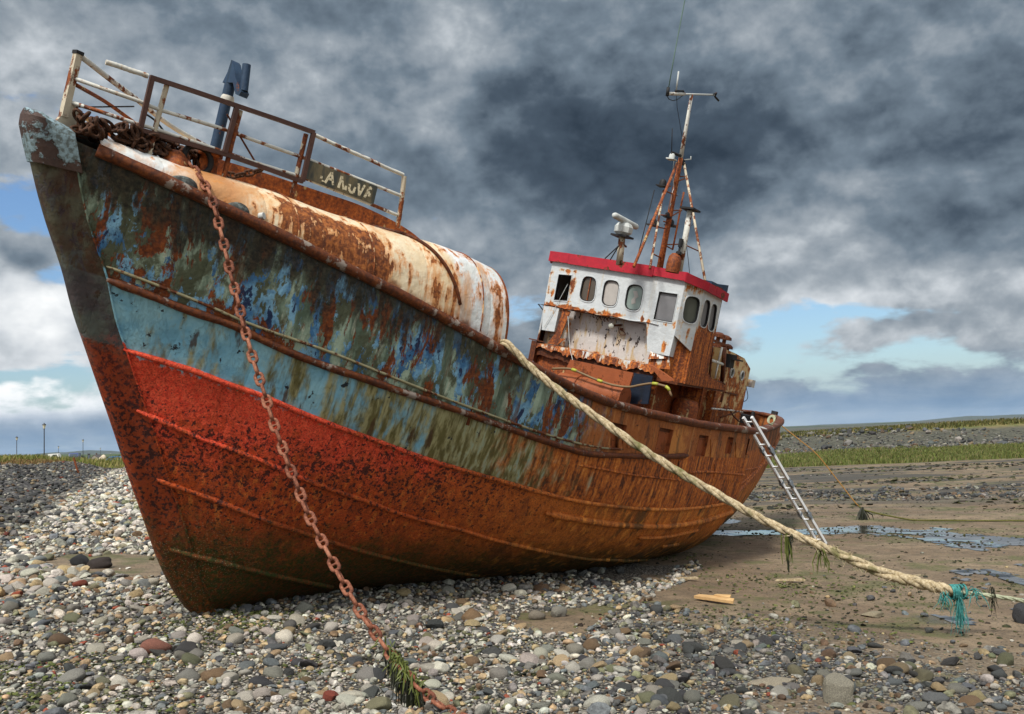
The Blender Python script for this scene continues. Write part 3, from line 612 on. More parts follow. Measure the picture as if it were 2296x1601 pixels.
# whaleback (turtle deck) over the bow --------------------------------
WB = [(178, 294), (212, 305), (248, 315.5), (283, 328), (328, 344), (373, 362), (495, 397), (553, 415.6), (610, 431.6), (656, 450), (713.5, 473), (771, 496), (840, 514), (885.7, 532.7), (931, 545), (968, 555.5), (1021, 572), (1074, 596), (1105, 610)]
wp = np.array([onF(x, y, lambda X, p, z: p - (plan(X) - np.minimum(.34, plan(X) * .33))) for x, y in WB])
wX, wH = wp[:, 0], (wp[:, 2] - sheer(tX(wp[:, 0]))) / .90
def wbh(X): return sum(np.interp(X + d, wX, wH) for d in (-.25, -.12, 0, .12, .25)) / 5
def wbsec(X, k):
    """k 0 rail .. 1 shoulder .. 2 centre line"""
    B, z0, h = float(plan(X)) - .03, float(sheer(tX(X))), float(wbh(X)); a = min(.62, B * .62)
    if k <= 1: th = k * math.pi / 2; return (X, B - a * (1 - math.cos(th) ** .85), z0 + h * math.sin(th) ** .8)
    return (X, (B - a) * (2 - k), z0 + h + .05 * (k - 1))
WXs = np.concatenate([np.linspace(-2.42, XE - .02, 90), [XE]]); ks = np.concatenate([np.linspace(0, 1, 18), np.linspace(1.1, 2, 8)])
m = MB(); wv = []
for s in (1, -1):
    m.grid(np.array([[np.array(wbsec(X, k)) * [1, s, 1] for k in ks] for X in WXs])); wv += [min(k, 1) for X in WXs for k in ks]
m.att['wv'] = wv
whale = m.build('whaleback', M_WHALE, boat, smooth=True, sharp=70, local=True)
m = MB()                                                     # rusty end flange of the turtle deck
path = np.array([wbsec(XE, k) for k in np.linspace(0, 2, 40)]); path = np.vstack([path, (path * [1, -1, 1])[::-1][1:]])
inn = path.copy(); ctr = np.array([XE, 0, float(sheer(tX(XE))) - .3]); inn = ctr + (path - ctr) * .955
m.grid(np.stack([path + [.0, 0, .0], path + [.05, 0, 0], inn + [.05, 0, 0], inn], 1)); m.build('end_flange', M_RUSTO, whale, local=True, smooth=True, sharp=40)
m = MB(); seam = np.array([wbsec(x, k) for x, k in zip(np.linspace(.74, 1.42, 30), np.linspace(1.15, .12, 30))])    # raised lapped plate edge
seam[:, 1] += .012; seam[:, 2] += .012; m.tube(seam, .022, 6); m.build('plate_lap', M_RUST, whale, smooth=True, local=True)
for xs_ in (-1.55, -.62, .25, 1.78):
    m = MB(); q = np.array([wbsec(xs_, k) for k in np.linspace(.03, 1.6, 26)]) + [0, .003, .003]; m.tube(q, .009, 5); m.build('weld_seam', M_BEADW, whale, smooth=True, local=True)
# the little transverse bulkhead below the whaleback's after edge
m = MB(); bk = np.array([wbsec(XE - .28, k) for k in np.linspace(0, 2, 24)]); bk = np.vstack([bk, (bk * [1, -1, 1])[::-1][1:]]); bk[:, 2] -= .04
fl = bk.copy(); fl[:, 2] = sheer(tX(XE)) - .95; m.grid(np.stack([bk, fl], 1)); m.build('bulkhead', M_RUST, boat, local=True)
# breakwater plate standing on the whaleback
CO = [(479, 352), (511, 363), (587, 386), (656, 409), (725, 432), (794, 455), (840, 475), (886, 498), (920, 519), (940, 535), (962, 556)]
fco = lambda X, p, z: p - (plan(X) - .80)
cp = np.array([onF(x, y, fco) for x, y in CO]); cp = smooth_path(cp, 46)
m = MB(); lowr = cp.copy(); lowr[:, 2] = [float(sheer(tX(X)) + wbh(X)) - .02 for X in cp[:, 0]]; lowr[:, 2] = np.minimum(lowr[:, 2], cp[:, 2] - .01)
m.grid(np.stack([cp, lowr], 1)); m.grid(np.stack([cp - [0, .03, 0], lowr - [0, .03, 0]], 1)); m.grid(np.stack([cp, cp - [0, .03, 0]], 1)); m.grid(np.stack([np.stack([cp[0], lowr[0]]), np.stack([cp[0], lowr[0]]) - [0, .03, 0]]))
m.build('breakwater', M_RUSTO, whale, smooth=True, sharp=40, local=True)
# chain fairlead ring and mushroom fairleads on the rail
fw_ = lambda X, p, z: p - (plan(X) - np.minimum(.42, plan(X) * .42))
def onW(x, y): return onF(x, y, fw_)
c = onW(443, 358); rx, rz = onW(475, 368) - c, onW(446, 330) - c; m = MB()
ring = [c + rx * math.cos(a) * (abs(math.cos(a)) ** -.25 if abs(math.cos(a)) > .1 else 1) * .92 + rz * math.sin(a) for a in np.linspace(0, 2 * math.pi, 28, endpoint=False)]
m.tube(ring, .03, 8, closed=True); m.build('chain_fairlead', M_DARK, whale, smooth=True, local=True)
m = MB(); m.lathe(onW(398, 368) - [0, .05, .1], (0, 0, 1), [(.16, 0), (.15, .10), (.10, .2), (.06, .23), (.0, .23)], 12); m.build('deck_chock', M_RUSTO, whale, smooth=True, local=True)
m = MB(); m.lathe(onW(480, 372) - [0, .1, .08], (0, 0, 1), [(.10, 0), (.09, .16), (.13, .17), (.13, .22), (0, .24)], 12); m.build('deck_bollard', M_RUSTO, whale, smooth=True, local=True)
for (x, y, a) in ((430, 421, .24), (553, 478, .21)):
    p = onF(x, y, lambda X, p, z: p - (plan(X) + .0)); m = MB()
    prof = [(a * math.cos(b), .13 * math.sin(b)) for b in np.linspace(0, math.pi / 2, 8)]
    P = np.array([[(p[0] + r_ * math.cos(g), p[1] - .10 + .45 * r_ * math.sin(g), p[2] - .03 + h_) for g in np.linspace(0, 2 * math.pi, 16, endpoint=False)] for r_, h_ in prof]); m.grid(P, close=True)
    if x > 500: m.lathe(p + [.15, .02, .0], (.3, .9, .3), [(0, 0), (.036, .0), (.036, .05), (.0, .05)], 10, mi=1)
    m.build('fairlead_roller', [material('mottled weedy fairlead', lambda t: {'Base Color': t.ramp(t.noise(t.obj(), 14, 6, .65), [(.35, (.008, .008, .008)), (.5, (.045, .05, .045)), (.6, (.12, .15, .15)), (.7, (.10, .07, .02))]), 'Roughness': .7}), M_GREY], whale, smooth=True, sharp=50, local=True)

# bow railing ---------------------------------------------------------
yr = lambda X: plan(X) - .45 * np.minimum(1, plan(X) / 1.2) - .02
fr, fl_ = (lambda X, p, z: p - yr(X)), (lambda X, p, z: p + yr(X))
def onR(L): return np.array([onF(x, y, fr) if x > 176 else onY(x, y, .0) for x, y in L])
def onL(L): return np.array([onF(x, y, fl_, 6, 30) if x > 190 else onY(x, y, .0) for x, y in L])
railing = MB(); 
rails = [([(163, 175), (240, 202), (315.5, 228), (353, 244), (430, 268), (509, 293), (590, 322), (667.5, 349), (765, 386), (840, 415.5), (897, 438.5)], .019),
         ([(156.5, 228), (230, 252), (299.4, 276), (337, 287), (415, 312), (492, 337), (560, 361), (628.5, 383), (681, 399.5), (760, 430), (828, 457), (890, 482)], .019),
         ([(237, 139.6), (285, 155.5), (331.6, 171)], .025), ([(702, 300.7), (800, 346), (904, 392.6)], .022)]
for L, r_ in rails:
    q = smooth_path(onR(L), 40); q[:, 2] += .004 * vnoise(np.linspace(0, 5, 40), np.zeros(40), int(L[0][0]) & 15); q[:, 1] += .005 * vnoise(np.linspace(0, 5, 40), np.zeros(40), int(L[0][1]) & 15); railing.tube(q, r_ * (1 + .06 * vnoise(np.linspace(0, 30, 40), np.zeros(40), 4)), 8)
rl = railing.build('bow_railing', M_WHITE_TUBE, boat, smooth=True, sharp=50, local=True)
for L, r_, mt in (([(183, 128), (251, 181.5), (301, 219), (381.6, 281.6), (462, 328)], .028, M_WHITE_TUBE), ([(170, 190.5), (237, 229), (297.7, 272.6)], .020, M_RUSTO), ([(160, 242), (215.5, 280), (255, 306.6)], .028, M_RUSTO)):
    p0 = onY(*L[0], .0); P = onL(L[1:]); P = np.vstack([p0, P]) if True else P
    m = MB(); m.tube(smooth_path(P, 24), r_, 8); m.build('far_rail', mt, rl, smooth=True, local=True)
for a, b, r_ in (((246, 181.5), (217, 306.6), .034), ((283, 222.6), (264, 296), .030), ((335, 246), (326, 281.6), .026), ((372.7, 278), (366, 300), .026)):
    P = onL([a]); e = P[0] + np.array([0, 0, -.9]); e2 = onL([b])[0]; e2 = np.array([P[0][0], P[0][1], min(e2[2], P[0][2] - .2)]); m = MB(); m.bar(P[0] + [0, 0, .02], e2 - [0, 0, .12], r_ * 2.1, r_ * 2.1); m.build('post', M_POST, rl, local=True)
for a, b, r_ in (((373.6, 192), (331.6, 346), .026), ((539, 248), (500, 394), .026), ((686, 300.7), (651.5, 447), .026), ((906, 395), (895, 502), .028)):
    P = onR([a])[0]; e = onR([b])[0]; m = MB(); m.tube([P, (P + e) / 2, [P[0] * .2 + e[0] * .8, P[1] * .2 + e[1] * .8, e[2] - .05]], r_, 8); m.build('post', M_POST, rl, smooth=True, sharp=50, local=True)
a, b = onY(176, 115, 0), onY(142, 262, 0); m = MB(); m.bar(a, b, .062, .062); m.bar(a + (a - b) * .0, a + (b - a) * .05, .075, .075, mi=1); m.prism([b + [-.10, -.02, -.12], b + [.22, -.02, -.10], b + [.16, -.02, .10], b + [.04, -.02, .14]], (0, .04, 0)); m.build('bow_post', [M_POST, M_DARK], rl, local=True)
m = MB()                                                     # brown angle-iron frame clamped on the railing
for L in ([(331, 173), (430, 205), (530, 238.7), (620, 269), (699, 297)], [(308.4, 290.5), (400, 317), (497.7, 345), (590, 377), (673, 407)]):
    q = onR(L) + [0, .035, 0]
    for i in range(len(q) - 1): m.bar(q[i], q[i + 1], .05, .042)
for L in ([(335, 176), (308.4, 290.5)], [(524.5, 240.5), (497.7, 343)], [(697, 297), (672, 406)]):
    q = onR(L) + [0, .04, 0]; m.bar(q[0], q[1], .045, .045)
m.build('angle_frame', M_ANGLE, rl, local=True)
m = MB(); q = onR([(523, 257), (585, 362)]); m.tube(q - [0, .1, 0], .010, 6); m.build('brace', M_RUST, rl, local=True)
m = MB(); q = onL([(217, 240), (300, 239)]); q2 = onR([(352, 252), (385, 275), (415, 315), (440, 345)]) - [0, .25, 0]; m.tube(np.vstack([onY(163, 240, .0), q]), .008, 6); m.tube(smooth_path(q2, 16), .010, 6); m.build('wire', M_DARK, rl, smooth=True, local=True)
# name board on the railing
bc = onR([(688, 360.4), (840, 418), (830.6, 457), (679, 399.5)]) + [0, .045, 0]
ex, ey = (bc[1] + bc[2] - bc[0] - bc[3]) / 2, (bc[0] + bc[1] - bc[2] - bc[3]) / 2; o3 = bc[3]; nrm = np.cross(ex, ey); nrm /= np.linalg.norm(nrm); nrm = nrm if nrm[1] > 0 else -nrm
m = MB(); m.prism([o3, o3 + ex, o3 + ex + ey, o3 + ey], -nrm * .02); nb = m.build('name_board', M_BOARD, boat, local=True)
def letter(m, strokes, u0, u1, v0=.14, v1=.82, w=.075):
    su, sv = np.linalg.norm(ex), np.linalg.norm(ey)
    for (a, b, c, d) in strokes:
        A = np.array([(u0 + (u1 - u0) * a) * su, (v0 + (v1 - v0) * b) * sv]); B = np.array([(u0 + (u1 - u0) * c) * su, (v0 + (v1 - v0) * d) * sv])
        D = B - A; L_ = np.linalg.norm(D); N_ = np.array([-D[1], D[0]]) / L_ * sv * w; 
        pt = lambda q: o3 + ex / su * q[0] + ey / sv * q[1] + nrm * .004
        m.prism([pt(A - N_), pt(B - N_ * .8), pt(B + N_ * .8), pt(A + N_)], nrm * .003)
m = MB()
letter(m, [(.5, .18, .5, .42), (.85, .02, .85, .14)], .15, .24)
letter(m, [(0, 0, .5, 1), (.5, 1, 1, .05), (.2, .42, .8, .42)], .26, .375)
letter(m, [(.0, .0, .08, 1), (.10, .98, .72, .02), (.95, .02, .95, .38)], .455, .56)
letter(m, [(0, .62, .05, .2), (.05, .2, .4, 0), (.4, 0, .8, .06), (.8, .06, .95, .55)], .60, .69)
letter(m, [(0, .95, .45, 0), (.45, 0, 1, .98)], .72, .81)
letter(m, [(0, .02, .5, .98), (.5, .98, .95, .86), (.28, .5, .75, .55), (.72, .2, .8, .5)], .845, .925)
m.build('lettering', M_LETTER, nb, local=True)

# navy blue pipe with its cut, folded head
XN = -.85; N1 = lambda x, y: onX(*(lambda q: q)((x * .40924, y * .40924 + 81.7)), XN)
pb, pt_ = N1(1180, 610), N1(1283, 175); ax = pt_ - pb; ax /= np.linalg.norm(ax); r_ = .058
m = MB(); m.tube([pb - ax * .3, N1(1262, 255)], r_, 14)
wv_ = np.array([1., 0, 0]) * .055
m.prism([q - wv_ for q in (N1(1240, 262), N1(1268, 205), N1(1289, 138), N1(1297, 150), N1(1312, 235), N1(1343, 310), N1(1330, 334), N1(1311, 325), N1(1297, 262), N1(1284, 262))], wv_ * 2)
m.tube([N1(1335, 300), N1(1351, 155)], .045, 12)
m.build('vent_pipe', M_NAVY, boat, smooth=True, sharp=35, local=True)
m = MB(); m.lathe(N1(1245, 345), ax, [(.066, -.03), (.074, 0), (.062, .04)], 12); m.tube([N1(1200, 420), N1(1155, 590)], .008, 5); m.build('pipe_collar', M_WHITE_TUBE, boat, smooth=True, local=True)
# ------------------------------------------------------------------ wheelhouse
z5 = lambda x, y: (x * .21352 + 1184.8, y * .21352 + 555.6)
z8 = lambda x, y: (x * .17866 + 1552.4, y * .17866 + 694.5)
class Facet:
    """an upright wall panel from plan point A to plan point B (X, port)"""
    def __init__(s, A, B): s.A = np.array(A, float); s.B = np.array(B, float); d = s.B - s.A; s.L = np.linalg.norm(d); s.d = d / s.L; s.n = np.array([s.d[1], -s.d[0]]) * (-1 if False else 1)
    def at(s, u, z, off=0.): p = s.A + s.d * u + s.out * off; return np.array([p[0], p[1], z])
    def hit(s, x, y):
        r = sray(x, y); n = np.array([s.d[1], -s.d[0]]); k = ((s.A - cs[:2]) @ n) / (r[:2] @ n); P = cs + r * k; return (P[:2] - s.A) @ s.d, P[2]
def facet(A, B, inside=(9.4, 0)):
    f = Facet(A, B); n = np.array([f.d[1], -f.d[0]]); mid = (f.A + f.B) / 2; f.out = n if n @ (mid - np.array(inside)) > 0 else -n; return f
def round_quad(c, r=.3, n=5):
    """four corners -> outline with rounded corners, r as share of the short side"""
    c = np.array(c, float); out = []
    for i in range(4):
        p, a, b = c[i], c[i - 1], c[(i + 1) % 4]; rr = r * min(np.linalg.norm(a - p), np.linalg.norm(b - p)); A = p + (a - p) / np.linalg.norm(a - p) * rr; B = p + (b - p) / np.linalg.norm(b - p) * rr
        for t in np.linspace(0, 1, n if r > .02 else 1): out.append((1 - t) ** 2 * A + 2 * t * (1 - t) * p + t * t * B)
    return np.array(out)
def wall(name, f, outer, holes, mat, parent, off=0., th=.03):
    bm = bmesh.new(); edges = []
    for lp in [outer] + holes:
        vs = [bm.verts.new(f.at(u, z, off)) for u, z in lp]
        for i in range(len(vs)): edges.append(bm.edges.new((vs[i], vs[(i + 1) % len(vs)])))
    bmesh.ops.triangle_fill(bm, use_beauty=True, edges=edges)
    v = [v.co.copy() for v in bm.verts]; bm.verts.index_update(); fs = [[q.index for q in g.verts] for g in bm.faces]; bm.free()
    m = MB(); m.add(v, fs)
    for lp in [outer] + holes:
        a = np.array([f.at(u, z, off) for u, z in lp]); a = np.vstack([a, a[:1]]); m.grid(np.stack([a, a - np.array([f.out[0], f.out[1], 0]) * th]))
    return m.build(name, mat, parent, local=True)
def window(f, q, glass, r, parent, off=0., fw=.022, open_=False, name='window'):
    o3 = np.array([f.at(u, z, off + .012) for u, z in q]); c = o3.mean(0); d = np.linalg.norm(o3 - c, axis=1, keepdims=True); outw = o3 + (o3 - c) / d * fw; nn = np.array([f.out[0], f.out[1], 0])
    m = MB(); cl = lambda a: np.vstack([a, a[:1]])
    gk = o3 + (c - o3) / d * .014; m.grid(np.stack([cl(outw - nn * .012), cl(outw), cl(o3 + (o3 - c) / d * .004)]), 0); m.grid(np.stack([cl(o3 + (o3 - c) / d * .004), cl(o3 - nn * .004), cl(gk - nn * .008), cl(gk - nn * .05)]), 2); o3 = gk
    if glass is not None:
        g = o3 - nn * .045; m.add(list(g) + [g.mean(0)], [(i, (i + 1) % len(g), len(g)) for i in range(len(g))], 1)
    return m.build(name, [M_WHITE, glass or M_DARK, M_DARK], parent, local=True)

wh = empty('wheelhouse'); wh.parent = boat
FX = 8.5; YL, YR = -1.46, 1.40; ZT = 5.50; ZL = 4.58
fF, fP, fS = facet((FX, YL), (FX, YR)), facet((FX, YR), (8.88, 1.62)), facet((8.88, 1.62), (9.85, 1.62))
fPs, fSs, fB = facet((FX, YL), (8.88, -1.68)), facet((8.88, -1.68), (9.85, -1.68)), facet((9.85, -1.68), (9.85, 1.62))
WIN = [(fF, [(320, 278), (458, 292), (405, 562), (265, 548)], None, .02), (fF, [(578, 292), (717, 318), (684, 577), (526, 543)], M_GL_BROWN, .42), (fF, [(803, 332), (960, 355), (916, 625), (760, 596)], M_GL_PALE, .42), (fF, [(1046, 378), (1214, 402), (1166, 670), (1001, 640)], M_GL_GREEN, .42),
       (fF, [(1375, 458), (1570, 490), (1505, 788), (1310, 748)], M_GL_GREY, .02), (fP, [(1652, 500), (1806, 530), (1752, 806), (1606, 766)], M_GL_OLIVE, .42), (fS, [(1848, 540), (1908, 562), (1862, 842), (1788, 815)], M_GL_GREY, .42), (fS, [(1922, 585), (1978, 602), (1936, 880), (1876, 855)], M_GL_GREY, .42)]
holes = {}
for f, q, g, r in WIN:
    c4 = np.array([f.hit(*z5(*p)) for p in q]); rq = round_quad(c4, r); holes.setdefault(id(f), []).append(rq)
    window(f, rq, g, r, wh)
c6 = holes[id(fP)][0]; holes[id(fPs)] = [c6]; sh_ = [holes[id(fF)][3].mean(0) + np.array(q) for q in ((-.06, .12), (.02, .13), (.07, .03), (.02, -.02), (.04, -.10), (-.04, -.13), (-.06, -.05), (-.01, .02))]
m = MB(); m.prism([fF.at(u, z, -.028) for u, z in sh_], (.004, 0, 0)); m.build('glass_shard', M_GL_PALE, wh, local=True)
c2_ = holes[id(fF)][1].mean(0); m = MB(); m.bar(fF.at(c2_[0] + .01, c2_[1] - .22, -.03), fF.at(c2_[0] - .0, c2_[1] + .22, -.03), .035, .02); m.build('window_post', M_RUSTO, wh, local=True)
window(fPs, c6, M_GL_OLIVE, .4, wh)
wall('front_wall', fF, [(0, ZL), (fF.L, ZL), (fF.L, ZT), (0, ZT)], holes[id(fF)], M_WHITE, wh)
wall('corner_wall', fP, [(.0, ZL - .12), (fP.L, ZL - .35), (fP.L, ZT), (0, ZT)], holes[id(fP)], M_WHITE_EDGE, wh)
wall('corner_wall', fPs, [(0, 3.7), (fPs.L, 3.7), (fPs.L, ZT), (0, ZT)], holes[id(fPs)], M_WHITE_EDGE, wh)
arc = [(.93 + .95 * (1 - math.cos(a)) * .5 + (1.1 if a > 1.5 else 0), 4.02 - .26 * math.sin(a)) for a in np.linspace(0, math.pi / 2, 8)]
edge = [(.96, 4.6), (.93, 4.25), (.95, 4.05), (1.02, 3.92), (1.16, 3.84), (1.45, 3.79), (2.02, 3.74), (2.02, 3.63)]
wall('side_wall', fS, [(0, 3.63), (0, 5.46), (fS.L, 5.42)] + edge[0:0] + [(fS.L, 4.6)] + edge + [], holes[id(fS)], M_SIDE, wh)
wall('side_wall', fSs, [(0, 3.0), (fSs.L, 3.0), (fSs.L, ZT), (0, ZT)], [], M_SIDE, wh)
wall('back_wall', fB, [(0, 3.0), (fB.L, 3.0), (fB.L, ZT), (0, ZT)], [], M_SIDE, wh)
# vertical seams and the sill ledge
m = MB(); u0, _ = fF.hit(*z5(1305, 420)); m.bar(fF.at(u0, ZT, .004), fF.at(u0, ZL, .004), .016, .012); m.build('seam_bead', M_WHITE_EDGE, wh, local=True)
m = MB()
q = [fF.at(u, ZL + .02 + .012 * math.sin(9 * u), .012) for u in np.linspace(.02, fF.L - .35, 22)]; m.tube(q, .013, 6); m.build('sill_ledge', M_WHITE, wh, smooth=True, local=True)
# hanging boxes below the outer windows, recessed panel and flaking lip
m = MB(); m.prism([fF.at(u, z, 0) for u, z in (((.81 - YL), ZL), ((.93 - YL), 4.08), ((1.38 - YL), 4.07), (fF.L, ZL))], (.36, 0, 0)); m.build('hanging_box', M_WHITE, wh, local=True)
m = MB(); m.prism([(FX, -1.46, ZL), (FX, -1.40, 4.10), (FX, -1.11, 4.11), (FX, -1.10, ZL)], (.36, 0, 0)); m.build('hanging_box', M_WHITE_EDGE, wh, local=True)
m = MB(); m.prism([(FX + .30, -1.50, 3.62), (FX + .30, -1.50, ZL), (FX + .30, 1.34, ZL), (FX + .30, 1.34, 3.62)], (.03, 0, 0)); m.build('recessed_panel', M_PANEL, wh, local=True)
m = MB(); m.prism([(FX + .02, -1.08, 4.1), (FX + .02, -1.03, ZL), (FX + .02, -.85, ZL - .02), (FX + .02, -.97, 4.0), (FX + .02, -.84, 4.02), (FX + .02, -1.0, 3.86), (FX + .02, -1.22, 3.86)], (.02, 0, 0)); m.build('torn_plate', M_SIDE, wh, local=True)
m = MB()
n = 60; u = np.linspace(-1.50, 1.16, n); jag = .035 * vnoise(u * 7, u * 0, 3) + .035 * vnoise(u * 19, u * 0, 9) + .02 * vnoise(u * 41, u * 0, 4)
top = np.stack([np.full(n, FX - .02), u, 3.85 + .015 * vnoise(u * 6, u * 0, 1)], 1); bot = np.stack([FX - .04 + .012 * vnoise(u * 5, u * 0, 5), u, 3.71 + jag], 1)
m.grid(np.stack([top + [.32, 0, .01], top, bot, bot + [.03, 0, .01]])); m.build('flaking_lip', M_LIP, wh, local=True)
m = MB(); bot2 = np.stack([np.full(n, FX + .03), u, 3.58 + .5 * jag], 1); m.grid(np.stack([top + [.05, 0, -.04], bot2])); m.build('under_lip', M_RUST, wh, local=True)
m = MB(); m.prism([(FX - .05, -1.62, 3.87), (FX + .3, -1.72, 3.87), (FX + .3, -1.50, 3.87), (FX - .05, -1.25, 3.86)], (0, 0, .02)); m.box((FX + .1, -1.49, 3.66), (.14, 0, 0), (0, .06, 0), (0, 0, .20)); m.build('lip_end', M_RUST, wh, local=True)
# lower corner and casing walls under the wheelhouse
fP2 = facet((8.60, 1.30), (8.90, 1.60)); wall('corner_wall', fP2, [(0, 3.63), (fP2.L, 3.63), (fP2.L, 4.5), (0, 4.55)], [], M_SIDE, wh)
m = MB(); m.prism([(8.52, 1.36, 4.62), (8.90, 1.60, 4.28), (8.90, 1.60, 4.22), (8.52, 1.36, 4.55)], (.02, -.03, 0)); m.build('torn_edge', M_RUST, wh, local=True)
m = MB(); m.prism([(8.45, 1.0, 3.95), (8.52, 1.32, 4.02), (8.6, 1.36, 4.3), (8.56, 1.2, 4.25), (8.5, 1.0, 4.1)], (.02, 0, 0)); m.prism([(8.5, 1.0, 3.78), (8.56, 1.42, 3.84), (8.56, 1.36, 4.05), (8.5, 1.0, 4.06)], (.02, 0, 0)); m.build('torn_plate', M_TORN, wh, local=True)
m = MB(); q = [onX(*z5(*p), 8.28) for p in ((1262, 1232), (1300, 1240), (1435, 1330), (1520, 1392), (1478, 1402), (1398, 1396))]; m.prism(q, (.06, -.02, .02)); m.build('bent_flap', M_BROWNP, wh, local=True)
m = MB(); b0 = [(8.6, 1.6, 3.64), (10.95, 1.6, 3.64), (10.95, .6, 3.64), (8.6, .2, 3.64)]; m.prism(b0, (0, 0, -.05)); m.build('side_floor', M_RUST, wh, local=True)
m = MB(); m.prism([(8.62, -1.5, 2.0), (8.62, -1.5, 3.75), (8.62, 1.2, 3.68), (8.62, 1.2, 2.0)], (.05, 0, 0)); m.build('casing_front', M_RUSTO, wh, local=True)
m = MB(); m.prism([(8.66, 1.12, 2.0), (8.66, 1.12, 3.6), (11.4, 1.12, 3.6), (11.4, 1.12, 2.0)], (0, -.05, 0)); m.build('casing_side', M_RUSTO, wh, local=True)
for (x, w_) in ((9.0, .10), (10.45, .14)):
    m = MB(); m.bar((x, 1.52, 2.1), (x, 1.52, 3.62), w_, .07); m.build('stanchion', M_RUSTO, wh, local=True)
m = MB(); m.lathe((9.75, 1.36, 2.4), (0, 0, 1), [(.0, 0), (.24, .0), (.26, .1), (.26, .8), (.22, .92), (0, .96)], 16); m.build('rusty_drum', M_RUSTO, wh, smooth=True, sharp=50, local=True)
m = MB(); q = [onX(*z5(*p), 8.05) for p in ((440, 1172), (1098, 1312), (1040, 1500), (1015, 1600), (300, 1440), (340, 1370))]; m.prism(q, (.04, 0, -.03)); m.build('winch_guard', M_BROWNP, wh, local=True)
a, b = onX(*z5(330, 1440), 7.95), onX(*z5(1010, 1590), 7.95); m = MB(); m.tube([a, b], .24, 18); m.tube([a + (b - a) * .30, a + (b - a) * .31], .262, 18); m.build('winch_drum', M_BROWNP, wh, smooth=True, sharp=40, local=True)
q = [onX(*z5(*p), 8.4) for p in ((1085, 1310), (1300, 1345), (1250, 1640), (1000, 1640))]; m = MB(); m.prism(q, (.04, 0, 0)); m.build('blue_plate', M_BLUESHADE, wh, local=True)
m = MB(); q = [onX(*z5(*p), 7.68) for p in ((250, 1270), (380, 1268), (460, 1278), (560, 1320), (700, 1380), (880, 1440), (1050, 1462), (1180, 1440), (1300, 1425), (1400, 1445), (1460, 1470), (1500, 1560))]; q = smooth_path(q, 50); m.tube(q, .022, 7)
for i in (8, 19, 40, 45): m.tube(q[i:i + 3], .030, 7, mi=1)
m.build('hydraulic_hose', [material('brown hose', lambda t: {'Base Color': (.16, .10, .045), 'Roughness': .6}), material('yellow tape', lambda t: {'Base Color': (.34, .36, .04), 'Roughness': .5})], wh, smooth=True, local=True)
m = MB(); m.tube(smooth_path([onX(*z5(*p), 8.45) for p in ((412, 720), (420, 830), (428, 1000), (440, 1090), (462, 1180), (470, 1270))], 20), .008, 5); m.tube([fF.at(*fF.hit(*z5(418, 385)), .03), fF.at(*fF.hit(*z5(250, 700)), .03), onX(*z5(162, 835), 8.47)], .006, 5); m.build('loose_wire', M_GREY, wh, local=True)
m = MB(); c = onX(*z5(868, 822), 8.62); m.lathe(c, (-1, .25, -.15), [(0, -.05), (.036, -.04), (.05, .0), (.054, .02), (.042, .03), (0, .036)], 14); m.build('searchlight', material('lamp glass', lambda t: {'Base Color': (.42, .43, .38), 'Roughness': .12}), wh, smooth=True, local=True)
m = MB(); m.bar(c + [.08, 0, .02], c + [.17, .12, .06], .04, .04); m.tube(smooth_path([c + [.1, .1, .0], c + [.12, .16, -.12], c + [.12, .27, -.10], onX(*z5(975, 855), 8.76)], 14), .008, 5); m.box(onX(*z5(975, 855), 8.77), (.02, 0, 0), (0, .025, 0), (0, 0, .025)); m.build('lamp_bracket', M_RUST, wh, local=True)
m = MB()
for k in range(5): cc = onX(*z5(690 + k * 38, 715 + k * 9 + 12 * (k % 2)), 8.7); m.tube([cc + [0, .03 * math.cos(a), .035 * math.sin(a)] for a in np.linspace(0, 5, 9)], .010, 5)
m.build('hook', M_RUST, wh, local=True)
m = MB(); q = [onX(*z5(*p), 8.6) for p in ((172, 605), (102, 590), (180, 690), (172, 605))]; m.tube(q, .016, 5); m.build('bracket', M_DARK, wh, local=True)
# red fascia, plank by plank, and the roof
m = MB()
def plank(f, u0, u1, z0a, z1a, z0b, z1b, off): m.prism([f.at(u0, z0a, off), f.at(u1, z0b, off), f.at(u1, z1b, off), f.at(u0, z1a, off)], -np.array([f.out[0], f.out[1], 0]) * .035)
uj, _ = fF.hit(*z5(1330, 240)); u1, _ = fF.hit(*z5(440, 110))
plank(fF, -.06, u1 - .003, 5.46, 5.655, 5.465, 5.66, .07); plank(fF, u1 + .003, uj - .003, 5.455, 5.655, 5.445, 5.645, .074); plank(fF, uj + .003, fF.L + .05, 5.47, 5.635, 5.455, 5.615, .07)
plank(fP, -.06, fP.L + .05, 5.44, 5.61, 5.37, 5.53, .075); plank(fS, -.02, .40, 5.37, 5.53, 5.345, 5.51, .08); plank(fS, .406, 1.04, 5.35, 5.515, 5.31, 5.475, .083)
plank(fPs, -.05, fPs.L + .03, 5.46, 5.65, 5.46, 5.65, .06); plank(fSs, 0, fSs.L, 5.46, 5.65, 5.46, 5.65, .06)
m.build('fascia_board', M_REDFAS, wh, local=True)
m = MB(); top = [(FX - .05, YL - .03), (FX - .05, YR + .02), (8.86, 1.60), (9.80, 1.60), (9.87, 1.1), (10.7, 1.0), (10.7, -1.0), (9.87, -1.1), (9.87, -1.72), (8.86, -1.72)]; m.prism([(a, b, 5.50) for a, b in top], (0, 0, .05)); m.build('roof', M_RUST, wh, local=True)
m = MB(); m.prism([(9.8, -1.0, 3.0), (9.8, 1.0, 3.0), (9.8, 1.0, 5.5), (9.8, -1.0, 5.5)], (.8, 0, 0)); m.build('funnel_casing', M_SIDE, wh, local=True)
q = [onY(*z5(*p), 1.3) for p in ((1925, 350), (1995, 385), (2100, 395), (2082, 485), (2060, 470), (1918, 400))]; m = MB(); m.prism(q, (0, -.25, 0)); m.build('roof_box', M_NAVY, wh, local=True)

